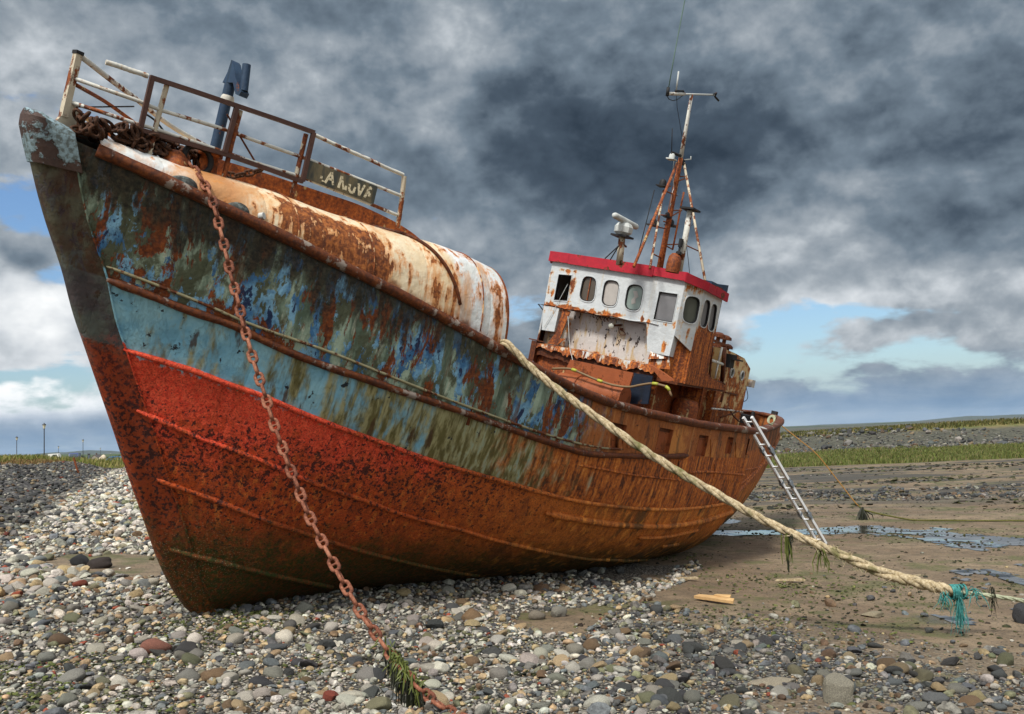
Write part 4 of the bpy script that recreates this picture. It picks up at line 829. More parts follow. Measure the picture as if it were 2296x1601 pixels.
# ------------------------------------------------------------------ after deckhouse
dh = MB(); Y1 = 1.30
pts = [onY(*z8(*p), Y1) for p in ((400, 490), (530, 545), (650, 610), (725, 740), (672, 1000), (620, 1270), (585, 1440), (330, 1440))]; x0 = float(pts[0][0]); x1 = float(pts[3][0])
outl = [(x0, 2.2), (x0, pts[0][2]), tuple(pts[1][[0, 2]]), tuple(pts[2][[0, 2]]), tuple(pts[3][[0, 2]]), (x1, 2.2)]
dh.prism([(a, Y1, z) for a, z in outl], (0, -2.2, 0)); dko = dh.build('deckhouse', M_DECKH, boat, local=True)
for p, r_ in (((485, 790), .13), ((612, 825), .13)):
    c = onY(*z8(*p), Y1 + .005); m = MB(); m.ring(c, (1, 0, 0), (0, 0, 1), .085, .11, (0, .03, 0), 20); m.ring(c, (1, 0, 0), (0, 0, 1), .0, .088, (0, .008, 0), 20, mi=1); m.build('porthole', [M_GREY, M_GL_DARK], dko, smooth=True, sharp=40, local=True)
    m = MB()
for x_ in np.linspace(x0 + .12, x1 - .1, 6):
    m = MB(); m.bar((x_, Y1 + .012, 2.3), (x_, Y1 + .012, 4.1 - .12 * (x_ - x0)), .03, .016); m.build('stiffener', M_DECKH, dko, local=True)
m = MB(); m.bar(onY(*z8(410, 1035), Y1 + .03), onY(*z8(560, 1070), Y1 + .03), .03, .03); m.build('handrail', M_RUST, dko, local=True)
m = MB(); c = onY(*z8(480, 590), Y1 + .1); m.box(c, (.10, 0, 0), (0, .10, 0), (0, 0, .05)); m.box(c + [.1, .08, -.04], (.22, 0, 0), (0, .08, 0), (0, 0, .015)); m.box(c + [-.02, 0, -.13], (.12, 0, 0), (0, .06, 0), (0, 0, .1)); m.build('deck_lamp', M_DARK, dko, local=True)
m = MB(); c = onY(*z8(698, 918), Y1 - .1); m.box(c, (.10, 0, 0), (0, .12, 0), (0, 0, .085)); m.build('stern_light', M_PANEL, dko, local=True)
m = MB(); m.tube(smooth_path([onY(*z8(*p), Y1) for p in ((665, 950), (690, 1060), (685, 1120), (650, 1150), (635, 1140))], 16), .008, 5); m.build('loop_cable', M_DARK, dko, local=True)
# gap between casing and deckhouse: recessed door wall with a port, a white ladder frame and handrails
m = MB(); m.prism([(10.6, .95, 2.2), (10.6, .95, 4.6), (x0, .95, 4.6), (x0, .95, 2.2)], (0, -.04, 0)); m.build('door_wall', M_DECKH, boat, local=True)
c = onY(*z8(295, 745), 1.0); m = MB(); m.ring(c, (1, 0, 0), (0, 0, 1), .09, .12, (0, .03, 0), 18); m.ring(c, (1, 0, 0), (0, 0, 1), 0, .1, (0, .01, 0), 18, mi=1); m.build('porthole', [M_GREY, M_GL_DARK], boat, smooth=True, sharp=40, local=True)
m = MB(); A = lambda *L: [onY(*z8(*p), 1.5) for p in L]
m.tube(A((368, 470), (320, 670)), .025, 7); m.tube(A((236, 635), (392, 692)), .03, 7); m.tube(A((320, 670), (280, 860)), .02, 7); m.build('ladder_frame', M_WHITE_TUBE, boat, smooth=True, local=True)
m = MB(); m.tube(smooth_path(A((250, 470), (215, 800), (235, 870), (290, 900), (370, 915), (400, 960), (355, 1160)), 30), .022, 7); m.bar(A((400, 480))[0], A((370, 900))[0], .07, .07); m.build('pipe_run', M_RUST, boat, smooth=True, local=True)
m = MB(); m.tube(A((240, 1240), (330, 1248), (480, 1262), (625, 1285)), .020, 6); m.build('handrail', M_WHITE_TUBE, boat, smooth=True, local=True)
m = MB(); m.tube(A((330, 1260), (450, 1235), (510, 1330), (580, 1400)), .016, 6); m.tube(A((350, 1350), (560, 1280)), .016, 6); m.build('bent_rail', M_RUST, boat, smooth=True, local=True)
for p, w_ in (((240, 1330), .09), ((300, 1290), .07)):
    m = MB(); q = onY(*z8(*p), 1.45); m.bar(q - [0, 0, .6], q + [0, 0, .55], w_, w_); m.build('stanchion', M_DECKH, boat, local=True)
for p, rr in (((330, 315), .15), ((405, 348), .16), ((330, 445), .17), ((442, 462), .12)):
    c = onY(*z8(*p), .75 if p[0] < 400 else .6); m = MB(); m.lathe(c + [0, 0, -.45], (0, 0, 1), [(.045, 0), (.045, .40), (rr, .40), (rr * .96, .46), (rr * .5, .50), (0, .51)], 14); m.build('mushroom_vent', M_RUST, boat, smooth=True, sharp=40, local=True)
m = MB(); m.bar(onY(*z8(250, 380), .9), onY(*z8(420, 450), .9), .05, .05); m.build('vent_rail', M_RUST, boat, local=True)
a, b = onY(1737, 922, 0), onY(1731, 945, 0); m = MB(); m.bar(a, b - [0, 0, .3], .15, .15); m.build('stern_post', M_DARK, boat, local=True)
m = MB(); q0 = onZ(1713, 957, 3.12)
for k in range(4): m.box(q0 + [.09 * k - .16, -.05 * k + .05, -.02], (.022, .04, 0), (-.025, .02, 0), (0, 0, .006))
m.build('rail_cleat', M_GREY, boat, local=True)
m = MB(); m.prism([onY(*z8(*p), .6) for p in ((745, 1270), (700, 1450), (735, 1440), (760, 1290))], (0, .05, 0)); m.box(onY(*z8(620, 1360), .9), (.2, 0, 0), (0, .2, 0), (0, 0, .1)); m.build('deck_fitting', M_DARK, boat, local=True)

# ------------------------------------------------------------------ mast, aerials, radar
z3 = lambda x, y: (x * .40853 + 1307.3, y * .40853)
RO = 5.56
def m0(*p): return onY(*z3(*p), 0)
def rf(*p): return onZ(*z3(*p), RO)
mast = MB(); jt = m0(535, 868); bs = m0(418, 1478); bs = bs + (bs - jt) * .25
mast.tube([bs, bs + (jt - bs) * .5, jt + (bs - jt) * .12, jt], [.072, .060, .052, .045], 10); mo = mast.build('mast', M_RUSTO, boat, smooth=True, local=True)
m = MB(); tp = m0(595, 520); m.tube([jt, (jt + tp) / 2, tp], [.044, .037, .031], 10); m.build('topmast', M_WHITE_TUBE, mo, smooth=True, local=True)
for a, b, r_, mt in (((285, 1445), (515, 895), .028, M_RUSTO), ((368, 1460), (440, 1050), .022, M_POST), ((670, 1550), (550, 882), .025, M_POST)):
    A_, B_ = rf(*a), m0(*b); m = MB(); m.tube([A_ - (B_ - A_) * .03, B_], r_, 8); m.build('mast_leg', mt, mo, smooth=True, local=True)
wt = rf(528, 1490); m = MB(); wtt = wt + (m0(575, 1215) - m0(528, 1490)) * 1.0; m.tube([wt, wtt], .05, 10); m.build('stub_mast', M_WHITE_TUBE, mo, smooth=True, local=True)
def lamp(c, s=.07, name='mast_lamp', mt=None):
    m = MB(); m.box(c - [0, 0, s], (s * 1.4, 0, 0), (0, s * 1.4, 0), (0, 0, .012)); m.lathe(c - [0, 0, s], (0, 0, 1), [(s, 0), (s, s * 1.3), (s * .6, s * 1.9), (0, s * 2)], 10); return m.build(name, mt or M_DARK, mo, smooth=True, sharp=40, local=True)
m = MB(); m.box(wtt + [0, 0, .02], (.16, 0, 0), (0, .13, 0), (0, 0, .015)); m.build('lamp_platform', M_DARK, mo, local=True)
lamp(m0(385, 1218)); lamp(m0(437, 1003)); lamp(m0(462, 1178), .05); lamp(m0(480, 1222), .07); lamp(m0(487, 858), .06, mt=M_GREY); lamp(m0(545, 888), .05)
def yt(name, pts, r_, mt=M_RUST, y=0, seg=6):
    m = MB(); m.tube([onY(*z3(*p), y) for p in pts], r_, seg); return m.build(name, mt, mo, smooth=True, local=True)
yt('crossbar', [(462, 515), (555, 517)], .032, M_WHITE_TUBE, seg=8); yt('crossbar', [(553, 517), (718, 521)], .020, M_GREY)
yt('whip_aerial', [(465, 500), (500, 300), (557, 0), (585, -190)], .011, material('green aerial', lambda t: {'Base Color': (.10, .17, .14), 'Roughness': .5})); yt('aerial_foot', [(460, 528), (467, 480)], .035, M_DARK)
yt('whip_aerial', [(510, 497), (523, 392)], .016, M_GREY); yt('whip_aerial', [(484, 850), (488, 705)], .009, M_DARK); yt('whip_aerial', [(305, 1380), (390, 1043)], .010, M_DARK, -.3)
yt('aerial_bracket', [(505, 500), (548, 500), (550, 512)], .022, M_DARK); yt('bar_end', [(708, 522), (730, 512), (722, 530), (742, 553)], .022, M_DARK)
yt('aerial_cable', [(460, 528), (470, 545), (490, 553), (515, 548), (552, 520)], .008, M_DARK); yt('aerial_cable', [(510, 500), (515, 590), (530, 680), (543, 755)], .006, M_DARK)
yt('brace', [(487, 838), (533, 856)], .030, M_DARK); yt('brace', [(545, 878), (590, 875), (590, 858)], .012, M_GREY)
yt('hanging_rod', [(490, 1370), (518, 1230), (540, 1110), (552, 1055)], .020, M_RUSTO, .2)
for L in ([(455, 1343), (545, 1340)], [(455, 1350), (490, 1370), (494, 1340)], [(560, 1345), (636, 1380)], [(490, 1155), (540, 1155)], [(470, 1195), (540, 1155)], [(440, 1215), (510, 1240)], [(385, 1395), (425, 1415)], [(375, 1240), (450, 1255)], [(440, 1045), (515, 1075)], [(525, 968), (570, 970)], [(498, 1003), (558, 980)], [(410, 1180), (462, 1182)], [(430, 1020), (480, 1022)]): yt('strut', L, .014, M_RUSTB)
yt('mast_cable', [(497, 880), (490, 960), (500, 1060), (470, 1150), (490, 1050), (520, 990)], .007, M_GREY); yt('mast_cable', [(565, 1340), (575, 1420), (585, 1515)], .007, M_DARK); yt('mast_cable', [(605, 1225), (560, 1280), (545, 1330)], .007, M_DARK)
for c_, w_ in ((485, .08), (450, .09)):
    pass
m = MB(); c = rf(490, 1480); m.lathe(c, (0, 0, 1), [(.12, -.05), (.125, .08), (.11, .22), (.065, .28), (0, .30)], 14); m.lathe(c + [0, .05, .28], (0, 0, 1), [(.05, 0), (.05, .04), (.02, .06), (.02, .12), (.04, .13), (.04, .27), (0, .28)], 8, mi=1); m.build('roof_vent', [M_RUSTB, M_DARK], boat, smooth=True, sharp=45, local=True)
# radar
b0 = rf(200, 1440); up_ = onY(*z3(213, 1298), b0[1]); rd = MB(); rd.tube([b0 - [0, 0, .05], up_], .062, 10); ro_ = rd.build('radar_post', M_POST, boat, smooth=True, local=True)
m = MB(); m.box(up_, (.15, 0, 0), (0, .16, 0), (0, 0, .016)); m.build('mounting_plate', M_DARK, ro_, local=True)
m = MB(); m.lathe(up_ + [0, 0, .02], (0, 0, 1), [(.11, 0), (.165, .05), (.17, .15), (.13, .21), (.05, .24), (.05, .29), (0, .29)], 8); m.build('radar_gearbox', M_GREY, ro_, local=True)
a, b = onY(*z3(168, 1180), b0[1]), onY(*z3(294, 1248), b0[1]); ddv = (b - a) / np.linalg.norm(b - a); m = MB(); m.tube([a, a + ddv * .05, (a + b) / 2, b - ddv * .05, b], [.04, .056, .056, .056, .04], 12)
tq = (a + b) / 2 + ddv * .08
m.build('radar_scanner', M_GREY, ro_, smooth=True, local=True)
for p in ((118, 1420), (148, 1426)):
    m = MB(); m.tube([rf(*p), onY(*z3(196, 1348), b0[1])], .012, 5); m.build('stay', M_DARK, ro_, local=True)
m = MB(); m.tube([onY(*z3(235, 1355), b0[1]), onY(*z3(205, 1330), b0[1])], .02, 5); m.build('bracket', M_RUST, ro_, local=True)
# ------------------------------------------------------------------ ground heights
def gz(x, y):
    x = np.asarray(x, float); y = np.asarray(y, float); r = np.hypot(x, y)
    pl = -(x + 3.8) * .06 - (y - 11.3) * .010
    k = .18; a = np.array(pl); b = -.88; pl = b + k * np.logaddexp(0, (a - b) / k)           # flattens out on the mud
    far = sstep(y, 36, 60) * sstep(x, 2, -6); pl = pl * (1 - far) + far * np.minimum(pl, .55)
    # stony revetment and grass bank on the left
    s = -((x + 10.15) * .934 + (y - 18.93) * .357); bank = sstep(s, 0, 4.4) * .85 + sstep(s, 4.8, 10) * .78; bank *= sstep(y, 10, 19)
    bl = sstep(y, 88, 97) * sstep(x, 10, -2) * .60
    z = np.maximum(pl, 0) * 0 + pl + np.maximum(bank, bl) * np.where(x < 6, 1, 0)
    z = np.where((x < 6) & (z > 1.72), 1.72 + (z - 1.72) * .12, z)
    # embankment far right
    cr = .72 + .68 * np.clip((x / np.maximum(y, 1) * 121 - 34) / 31, -.2, 1.05) - 1.2 * sstep(y, 126, 320); e = sstep(y, 100, 121) * sstep(x, 6, 26)
    z = z * (1 - e) + e * (-.9 + (cr + .9) * sstep(y, 102, 121))
    z = z - sstep(r, 170, 1500) * 9.0 - sstep(y, 100, 165) * sstep(x, 10, -4) * 1.25
    rough = .05 * fbm(x * .35, y * .35, 3, 2) + .02 * fbm(x * 1.7, y * 1.7, 3, 5) * (r < 60)
    return z + rough * np.clip(r / 5, 0, 1)
def onG(x, y, dz=0.):
    r = ray(x, y); k = np.concatenate([np.linspace(2, 60, 1500), np.linspace(60, 400, 1500)]); P = C0 + k[:, None] * r; g = P[:, 2] - gz(P[:, 0], P[:, 1]) - dz
    i = np.where((g[:-1] > 0) & (g[1:] <= 0))[0]; i = i[0] if len(i) else int(np.abs(g).argmin()) - 1; w = g[i] / (g[i] - g[i + 1] + 1e-12); w = min(max(w, 0), 1)
    return C0 + r * (k[i] + w * (k[i + 1] - k[i]))
def onV(x, y, A, B):
    """sight line met with the upright plane through world points A and B"""
    d = np.array(B) - np.array(A); n = np.cross(d, [0, 0, 1.]); r = ray(x, y); return C0 + r * (((np.array(A) - C0) @ n) / (r @ n))
W1 = lambda q: to_world(q)[0]

# ------------------------------------------------------------------ anchor chain from the bow
def link_mesh(name, pitch, r_, w_, stud=True, seg=7, n=18):
    """one link, long axis along X, flat in X-Y"""
    L_ = pitch / 2 + r_; pts = []
    hw = w_ / 2 - r_; hl = L_ - r_ - hw
    for i in range(n):
        a = 2 * math.pi * i / n; c, s = math.cos(a), math.sin(a); pts.append((hl * (1 if c > 1e-6 else -1 if c < -1e-6 else 0) + hw * c, hw * s, 0))
    m = MB(); m.tube(pts, r_, seg, closed=True)
    if stud: m.tube([(0, -hw, 0), (0, 0, 0), (0, hw, 0)], [r_ * .85, r_ * .6, r_ * .85], 6)
    return m
def lay_links(path, pitch, r_, w_, parent, mat, base, name='link'):
    s = np.concatenate([[0], np.cumsum(np.linalg.norm(np.diff(path, axis=0), axis=1))]); n = int(s[-1] / pitch); me = None
    for i in range(n):
        q = (i + .5) * pitch; p = np.array([np.interp(q, s, path[:, k]) for k in range(3)]); p2 = np.array([np.interp(q + .02, s, path[:, k]) for k in range(3)]); p1 = np.array([np.interp(q - .02, s, path[:, k]) for k in range(3)])
        d = (p2 - p1); d /= np.linalg.norm(d); side = np.cross(d, c_f); side /= np.linalg.norm(side); up = np.cross(side, d)
        a = R(12 + 8 * math.sin(i * 1.7)) + (math.pi / 2 if i % 2 else 0) + .12 * math.sin(i * 5.1); y_ = side * math.cos(a) + up * math.sin(a); zv = np.cross(d, y_)
        if me is None: o = link_mesh(name, pitch, r_, w_).build(name, mat, parent, smooth=True); me = o.data
        else: o = bpy.data.objects.new(name, me); COL.objects.link(o); o.parent = parent
        M = Matrix.Identity(4)
        for k in range(3): M[k][0] = d[k]; M[k][1] = y_[k]; M[k][2] = zv[k]; M[k][3] = p[k] - base[k]
        o.matrix_local = M
z1 = lambda x, y: (x * .40924, y * .40924 + 81.7)
deckp = [W1(onW(*z1(*p)) + np.array([0, -.03, .02])) for p in ((1000, 640), (1030, 690))]
over = [W1(onF(*z1(*p), lambda X, q, z: q - (plan(X) - d))) for p, d in (((1085, 760), .16), ((1125, 820), .02))]
rimw = W1(onF(*z1(1150, 868), lambda X, q, z: q - (plan(X) + .09))); gnd = onG(1021, 1603) + np.array([0, 0, .02])
CH = [z1(1165, 905), z1(1188, 980), z1(1205, 1060), z1(1227, 1140), z1(1245, 1220), z1(1268, 1320), z1(1297, 1430), z1(1325, 1540), (556, 765), (575, 830), (592, 880), (612, 945), (632, 1000), (650, 1050), (668, 1095), (690, 1150), (712, 1195), (738, 1245), (768, 1303), (802, 1362), (838, 1415), (868, 1458), (905, 1508), (945, 1548), (985, 1580), (1018, 1601)]
free = [onV(x, y, rimw, gnd) for x, y in CH]
tail = [gnd + np.array([.25, -.45, -.0]), gnd + np.array([.6, -1.0, .0])]; tail = [np.array([q[0], q[1], gz(q[0], q[1]) + .03]) for q in tail]
path = smooth_path(np.array(deckp + over + [rimw] + free + tail), 500)
ch = empty('anchor_chain', gnd); tag(ch, 'long rusty studded anchor chain hanging from the bow to the stones', 'chain')
lay_links(path, .116, .0165, .098, ch, M_CHAIN, gnd)

def chain_heap(name, c, n, spread, mat, label, r_=.016):
    base = W1(c); m = MB()
    for i in range(n):
        p = c + np.clip(np.array([RNG.normal(0, spread[0]), RNG.normal(0, spread[1]), abs(RNG.normal(0, spread[2])) + .02]), [-1.7 * spread[0], -1.5 * spread[1], 0], [1.7 * spread[0], 1.5 * spread[1], 1.6 * spread[2]]); ax = RNG.normal(size=3); ax[2] *= .5; ax /= np.linalg.norm(ax); b = np.cross(ax, RNG.normal(size=3)); b /= np.linalg.norm(b)
        q = [to_world(p + ax * .062 * math.cos(a) + b * .042 * math.sin(a))[0] - base for a in np.linspace(0, 2 * math.pi, 14, endpoint=False)]; m.tube(q, r_, 6, closed=True)
    o = m.build(name, mat, None, smooth=True); o.location = Vector(base); return tag(o, label, 'chain')
hp = onF(300, 322, lambda X, p, z: p - (yr(X) - .15)); c1, c2 = onF(275, 305, lambda X, p, z: p - (yr(X) - .05)), onF(370, 345, lambda X, p, z: p - (yr(X) - .06))
chain_heap('chain_heap', (c1 + c2) / 2 + [0, -.05, -.06], 130, (.34, .10, .10), M_CHAIND, 'heap of dark rusty chain piled on the foredeck under the bow railing')
q = smooth_path([W1(onF(x, y, lambda X, p, z: p - (plan(X) - .62)) + np.array([0, 0, .02])) for x, y in ((505, 396), (530, 398), (560, 392), (590, 384))], 60)
c2e = empty('loose_chain', q[0]); tag(c2e, 'short length of dark chain slung against the breakwater on the foredeck', 'chain'); lay_links(q, .10, .015, .085, c2e, M_CHAIND, q[0])

# ------------------------------------------------------------------ big mooring hawser
def strand_rope(m, path, r_, nst=3, lay=5.0, seg=6, mi=0, fuzz=0.):
    t = np.gradient(path, axis=0); t /= np.linalg.norm(t, axis=1)[:, None]; u = np.cross(t, c_f); u /= np.linalg.norm(u, axis=1)[:, None]; w = np.cross(t, u)
    s = np.concatenate([[0], np.cumsum(np.linalg.norm(np.diff(path, axis=0), axis=1))]); rr = np.broadcast_to(r_, (len(path),))
    for k in range(nst):
        a = 2 * math.pi * (k / nst) + s / (rr * lay) * 2 + .9 * vnoise(s * 1.1, s * 0, 3) + .35 * vnoise(s * 4.3, s * 0, 6); off = (u * np.cos(a)[:, None] + w * np.sin(a)[:, None]) * (rr * .5)[:, None]; m.tube(path + off, rr * .58 * (1 + .10 * vnoise(s * 9, s * 0 + k, 8) + .06 * vnoise(s * 31, s * 0 + k, 9)), seg, mi=mi)
RO_ = [(1125, 776), (1180, 815), (1230, 858), (1277, 893), (1330, 930), (1400, 980), (1475, 1030), (1550, 1075), (1625, 1118), (1690, 1155), (1750, 1185), (1830, 1220), (1900, 1250), (1980, 1285), (2060, 1307), (2142, 1327)]
rs = W1(onF(1128, 778, lambda X, p, z: p - (plan(X) + .02)) + np.array([0, 0, .05])); rdir = ray(2142, 1327); re = C0 + rdir * (10.4 / (rdir @ c_f))
rp = [onV(x, y, rs, re) for x, y in RO_]; rp[0] = rs; ins = [W1(onF(1112, 770, lambda X, p, z: p - (plan(X) - .35)) + np.array([0, 0, -.25]))]
pth = smooth_path(np.array(ins + rp), 420); rad = np.interp(np.linspace(0, 1, 420), [0, .3, .8, .9, 1], [.046, .048, .050, .064, .058])
m = MB(); strand_rope(m, pth - re, rad, 3, 4.6); hw = empty('mooring_hawser', re); tag(hw, 'thick pale hemp hawser stretched from the rail down across the mud', 'rope'); m.build('rope_strands', M_ROPE, hw, smooth=True)
m = MB()
for i in range(160):                                         # worn fibres
    k = int(RNG.uniform(.70, .985) * 420); p = pth[k] + RNG.normal(0, .022, 3); m.tube([p - re, p + RNG.normal(0, .03, 3) - re, p + RNG.normal(0, .05, 3) + np.array([0, 0, -.04]) - re], [.004, .004, .001], 4)
m.build('frayed_fibres', M_ROPE, hw)
tl = [re, onV(2200, 1333, re, re + np.array([3, .3, 0])), onV(2260, 1341, re, re + np.array([3, .3, 0])), onV(2320, 1352, re, re + np.array([3, .3, 0])), onV(2420, 1372, re, re + np.array([3, .3, 0]))]
last = tl[-1]; tl.append(np.array([last[0] + 2.0, last[1] + .2, gz(last[0] + 2.0, last[1] + .2) - .02])); tp_ = smooth_path(tl, 160); m = MB(); strand_rope(m, tp_ - re, .024, 3, 4.6, 5); m.build('tail_line', M_TWINE, hw, smooth=True)
def tassel(m, p, n, L_, spread, r_=.004, seg=4, droop=1., mi=0):
    for i in range(n):
        d = RNG.normal(0, spread, 3); d[2] = 0; ln = L_ * RNG.uniform(.45, 1); a = p + RNG.normal(0, .02, 3)
        m.tube([a, a + d * .5 + [0, 0, -ln * .25 * droop], a + d + RNG.normal(0, .012, 3) + [0, 0, -ln * .65 * droop], a + d * 1.1 + RNG.normal(0, .02, 3) + [0, 0, -ln * droop]], [r_, r_, r_ * .9, r_ * .4], seg, mi=mi)
m = MB(); kp = re
for i in range(9): a0 = RNG.uniform(0, 6); m.tube([np.array([.05 * math.sin(b * .15 + i) + (i - 4) * .014, .075 * math.cos(b + a0), .075 * math.sin(b + a0)]) for b in np.linspace(0, 6, 14)], .011, 5)
tassel(m, np.array([.02, -.02, -.02]), 60, .46, .028); tassel(m, np.array([-.13, -.02, -.0]), 26, .22, .045); tassel(m, np.array([.20, -.02, .02]), 18, .17, .05)
tk = m.build('teal_lashing', M_TEAL, None); tk.location = Vector(re); tag(tk, 'frayed teal twine lashed round the end of the pale hawser', 'twine')
def weed(name, p, n, L_, spread, mat, label, r_=.006, droop=1., extra=()):
    m = MB(); tassel(m, np.zeros(3), n, L_, spread, r_, 4, droop)
    for e in extra: m.tube(e[0], e[1], 4)
    o = m.build(name, mat, None); o.location = Vector(np.asarray(p, float)); return tag(o, label, 'seaweed', 'seaweed caught on the ropes and chain')
p = onV(1762, 1192, rs, re); weed('hanging_seaweed', p, 14, .42, .02, M_WEEDG, 'green weed draped over the hawser just before the ladder foot', .008)
q = onV(1769, 1195, rs, re); d_ = (onV(1768, 1283, rs, re) - q); weed('hanging_seaweed', q, 3, .2, .02, M_WEEDD, 'long single strand of dark weed dangling from the hawser', .008, extra=[([np.zeros(3), d_ * .3 + [.01, 0, 0], d_ * .6 - [.015, 0, 0], d_], [.022, .018, .018, .008])])
p = onV(1842, 1226, rs, re); weed('hanging_seaweed', p, 16, .28, .035, M_WEEDG, 'short green weed on the hawser where it passes the ladder foot', .007)
p = re + np.array([.42, .04, -.0]); weed('hanging_seaweed', p, 16, .28, .025, M_WEEDD, 'thin dark weed hanging from the tail line beside the teal lashing', .004)
# weed wrapped on the chain near its lower end: a green top and a dark beard
m = MB(); seg_ = [onV(x, y, rimw, gnd) for x, y in ((858, 1445), (880, 1472), (905, 1508), (930, 1535), (955, 1556))]; sp_ = smooth_path(seg_, 60); wb = sp_[30]
for i in range(420):
    k = int(RNG.triangular(0, 28, 59)); p = sp_[k] - wb + RNG.normal(0, .022, 3); d = RNG.normal(0, .035, 3); ln = RNG.uniform(.05, .17) * (1.25 if 18 < k < 48 else .7)
    dark = RNG.random() < .5; z0 = -.02 if dark else .025
    m.tube([p + [0, 0, z0], p + d * .6 + [.0, 0, z0 - ln * .3], p + d + [0, 0, z0 - ln * (1.0 if dark else .55)]], [.007, .007, .002], 4, mi=1 if dark else 0)
o = m.build('chain_weed', [M_WEEDG, M_WEEDD], None); o.location = Vector(wb); tag(o, 'shaggy yellow green weed wrapped round the lower end of the anchor chain', 'seaweed', 'seaweed caught on the ropes and chain')

# ------------------------------------------------------------------ aluminium ladder
_X = np.linspace(11, 18.6, 400); _w = to_world(np.stack([_X, plan(_X) + .06, sheer(tX(_X)) + .10], 1)); tp_l = _w[np.abs(proj(_w)[:, 0] - 1682).argmin()]; bt_l = onG(1843, 1221)
lad = empty('ladder', bt_l); tag(lad, 'folding aluminium ladder leaning against the stern bulwark', 'ladder')
ax_l = (tp_l - bt_l); Ll = np.linalg.norm(ax_l); ax_l /= Ll
vw = bt_l - C0; vw /= np.linalg.norm(vw); side0 = np.cross(ax_l, vw); side0 /= np.linalg.norm(side0); back = np.cross(side0, ax_l)
sd = np.cross(ax_l, [0, 0, 1.]); sd /= np.linalg.norm(sd); wd = min(max(15.0 / F * np.linalg.norm((tp_l + bt_l) / 2 - C0) / max(abs(sd @ side0), .3), .15), .42)
nn_ = np.cross(ax_l, sd); Lx = Ll + .25
for s in (-1, 1):
    m = MB()
    for k in range(4): a, b = Lx * k / 4 + .03, Lx * (k + 1) / 4 - .03; m.bar(sd * s * wd / 2 + ax_l * a, sd * s * wd / 2 + ax_l * b, .045, .065, nn_)
    m.build('side_rail', M_ALU, lad)
nr = 12
for k in range(nr):
    t_ = Lx * (k // 3) / 4 + Lx / 4 * ((k % 3) + .5) / 3; m = MB(); m.bar(ax_l * t_ - sd * wd / 2, ax_l * t_ + sd * wd / 2, .026, .026, nn_); m.build('rung', M_ALU, lad)
for k in (1, 2, 3):
    for s in (-1, 1):
        c = ax_l * Lx * k / 4 + sd * s * (wd / 2 + .008); m = MB(); m.lathe(c - sd * .03, sd, [(0, 0), (.058, 0), (.058, .06), (0, .06)], 12); m.bar(c - ax_l * .12, c + ax_l * .12, .05, .07, nn_); m.build('hinge', M_ALUJ, lad)
# ------------------------------------------------------------------ thin stern line
a = W1(onY(1750, 952, .0)); SL = [(1755, 957), (1790, 985), (1830, 1018), (1880, 1080), (1925, 1135), (1955, 1148), (2000, 1158), (2050, 1166), (2110, 1169), (2200, 1170), (2310, 1170)]
e_ = onG(2110, 1169); sl = [a] + [onV(x, y, a, e_) for x, y in SL[:8]] + [onG(x, y) + np.array([0, 0, .03]) for x, y in SL[8:]] + [onG(2500, 1172)]
sp_ = smooth_path(sl, 240); stl = empty('stern_line', sl[5]); tag(stl, 'thin orange mooring line from the stern turning weedy green along the mud', 'rope')
s_ = np.linalg.norm(sp_ - sl[5], axis=1).argmin(); m = MB(); m.tube(sp_[:s_ + 1] - sl[5], .017, 6); m.build('orange_length', M_ROPE_Y, stl, smooth=True); m = MB(); m.tube(sp_[s_:] - sl[5], .024, 6); m.build('weedy_length', M_ROPE_G, stl, smooth=True)
o = weed('hanging_seaweed', onV(1932, 1140, a, e_), 40, .62, .09, M_WEEDD, 'dark clump of weed hanging from the thin stern line', .016)
# rope coil on the stern rail
m = MB(); c = W1(onZ(1729, 944, 3.15))
for i in range(7): m.tube([np.array([.08 * math.cos(b) * (.6 + .08 * i), .06 * math.sin(b), .09 * math.sin(b + .5) + .006 * i]) for b in np.linspace(0, 6.3, 22)], .010, 5)
o = m.build('rope_coil', M_TWINE, None, smooth=True); o.location = Vector(c); tag(o, 'pale green rope coil hung on the stern rail', 'rope')
# ------------------------------------------------------------------ masks on the ground
def poly_world(px): return np.array([onG(x, y)[:2] for x, y in px])
def inside(x, y, P):
    r = np.zeros(np.shape(x), bool); n = len(P)
    for i in range(n):
        (xa, ya), (xb, yb) = P[i], P[(i + 1) % n]
        with np.errstate(all='ignore'): r ^= ((ya > y) != (yb > y)) & (x < (xb - xa) * (y - ya) / (yb - ya + 1e-12) + xa)
    return r
SH = poly_world([(-500, 1360), (0, 1196), (100, 1130), (190, 1088), (215, 1056), (262, 1051), (600, 1047), (800, 1130), (1100, 1255), (1500, 1265), (1562, 1262), (1532, 1290), (1482, 1312), (1440, 1342), (1500, 1368), (1600, 1385), (1750, 1378), (1900, 1402), (2050, 1438), (2295, 1470), (2900, 1540), (2900, 1900), (1200, 2300), (-900, 2300), (-900, 1600)])
SAND = [poly_world(q) for q in ([(95, 1262), (150, 1243), (240, 1238), (352, 1248), (372, 1292), (300, 1296), (200, 1288)], [(1165, 1372), (1300, 1362), (1420, 1330), (1440, 1352), (1345, 1385), (1310, 1420), (1200, 1422), (1150, 1395)])]
def shingle(x, y):
    x = np.asarray(x, float); y = np.asarray(y, float); xx = x + .35 * fbm(x * .8, y * .8, 3, 21); yy = y + .5 * fbm(x * .8 + 9, y * .8, 3, 22)
    s = inside(xx, yy, SH).astype(float)
    for q in SAND: s = np.where(inside(x + .12 * (xx - x), y + .3 * (yy - y), q), s * .03, s)
    s = s * np.where(x / np.maximum(y, 1) > .12, np.where(fbm(x * .9, y * 1.3, 3, 93) > .12 - .35 * sstep(x / np.maximum(y, 1), .42, .2), 1, .25), 1)
    return s
def bank_s(x, y): return -((x + 10.15) * .934 + (y - 18.93) * .357)
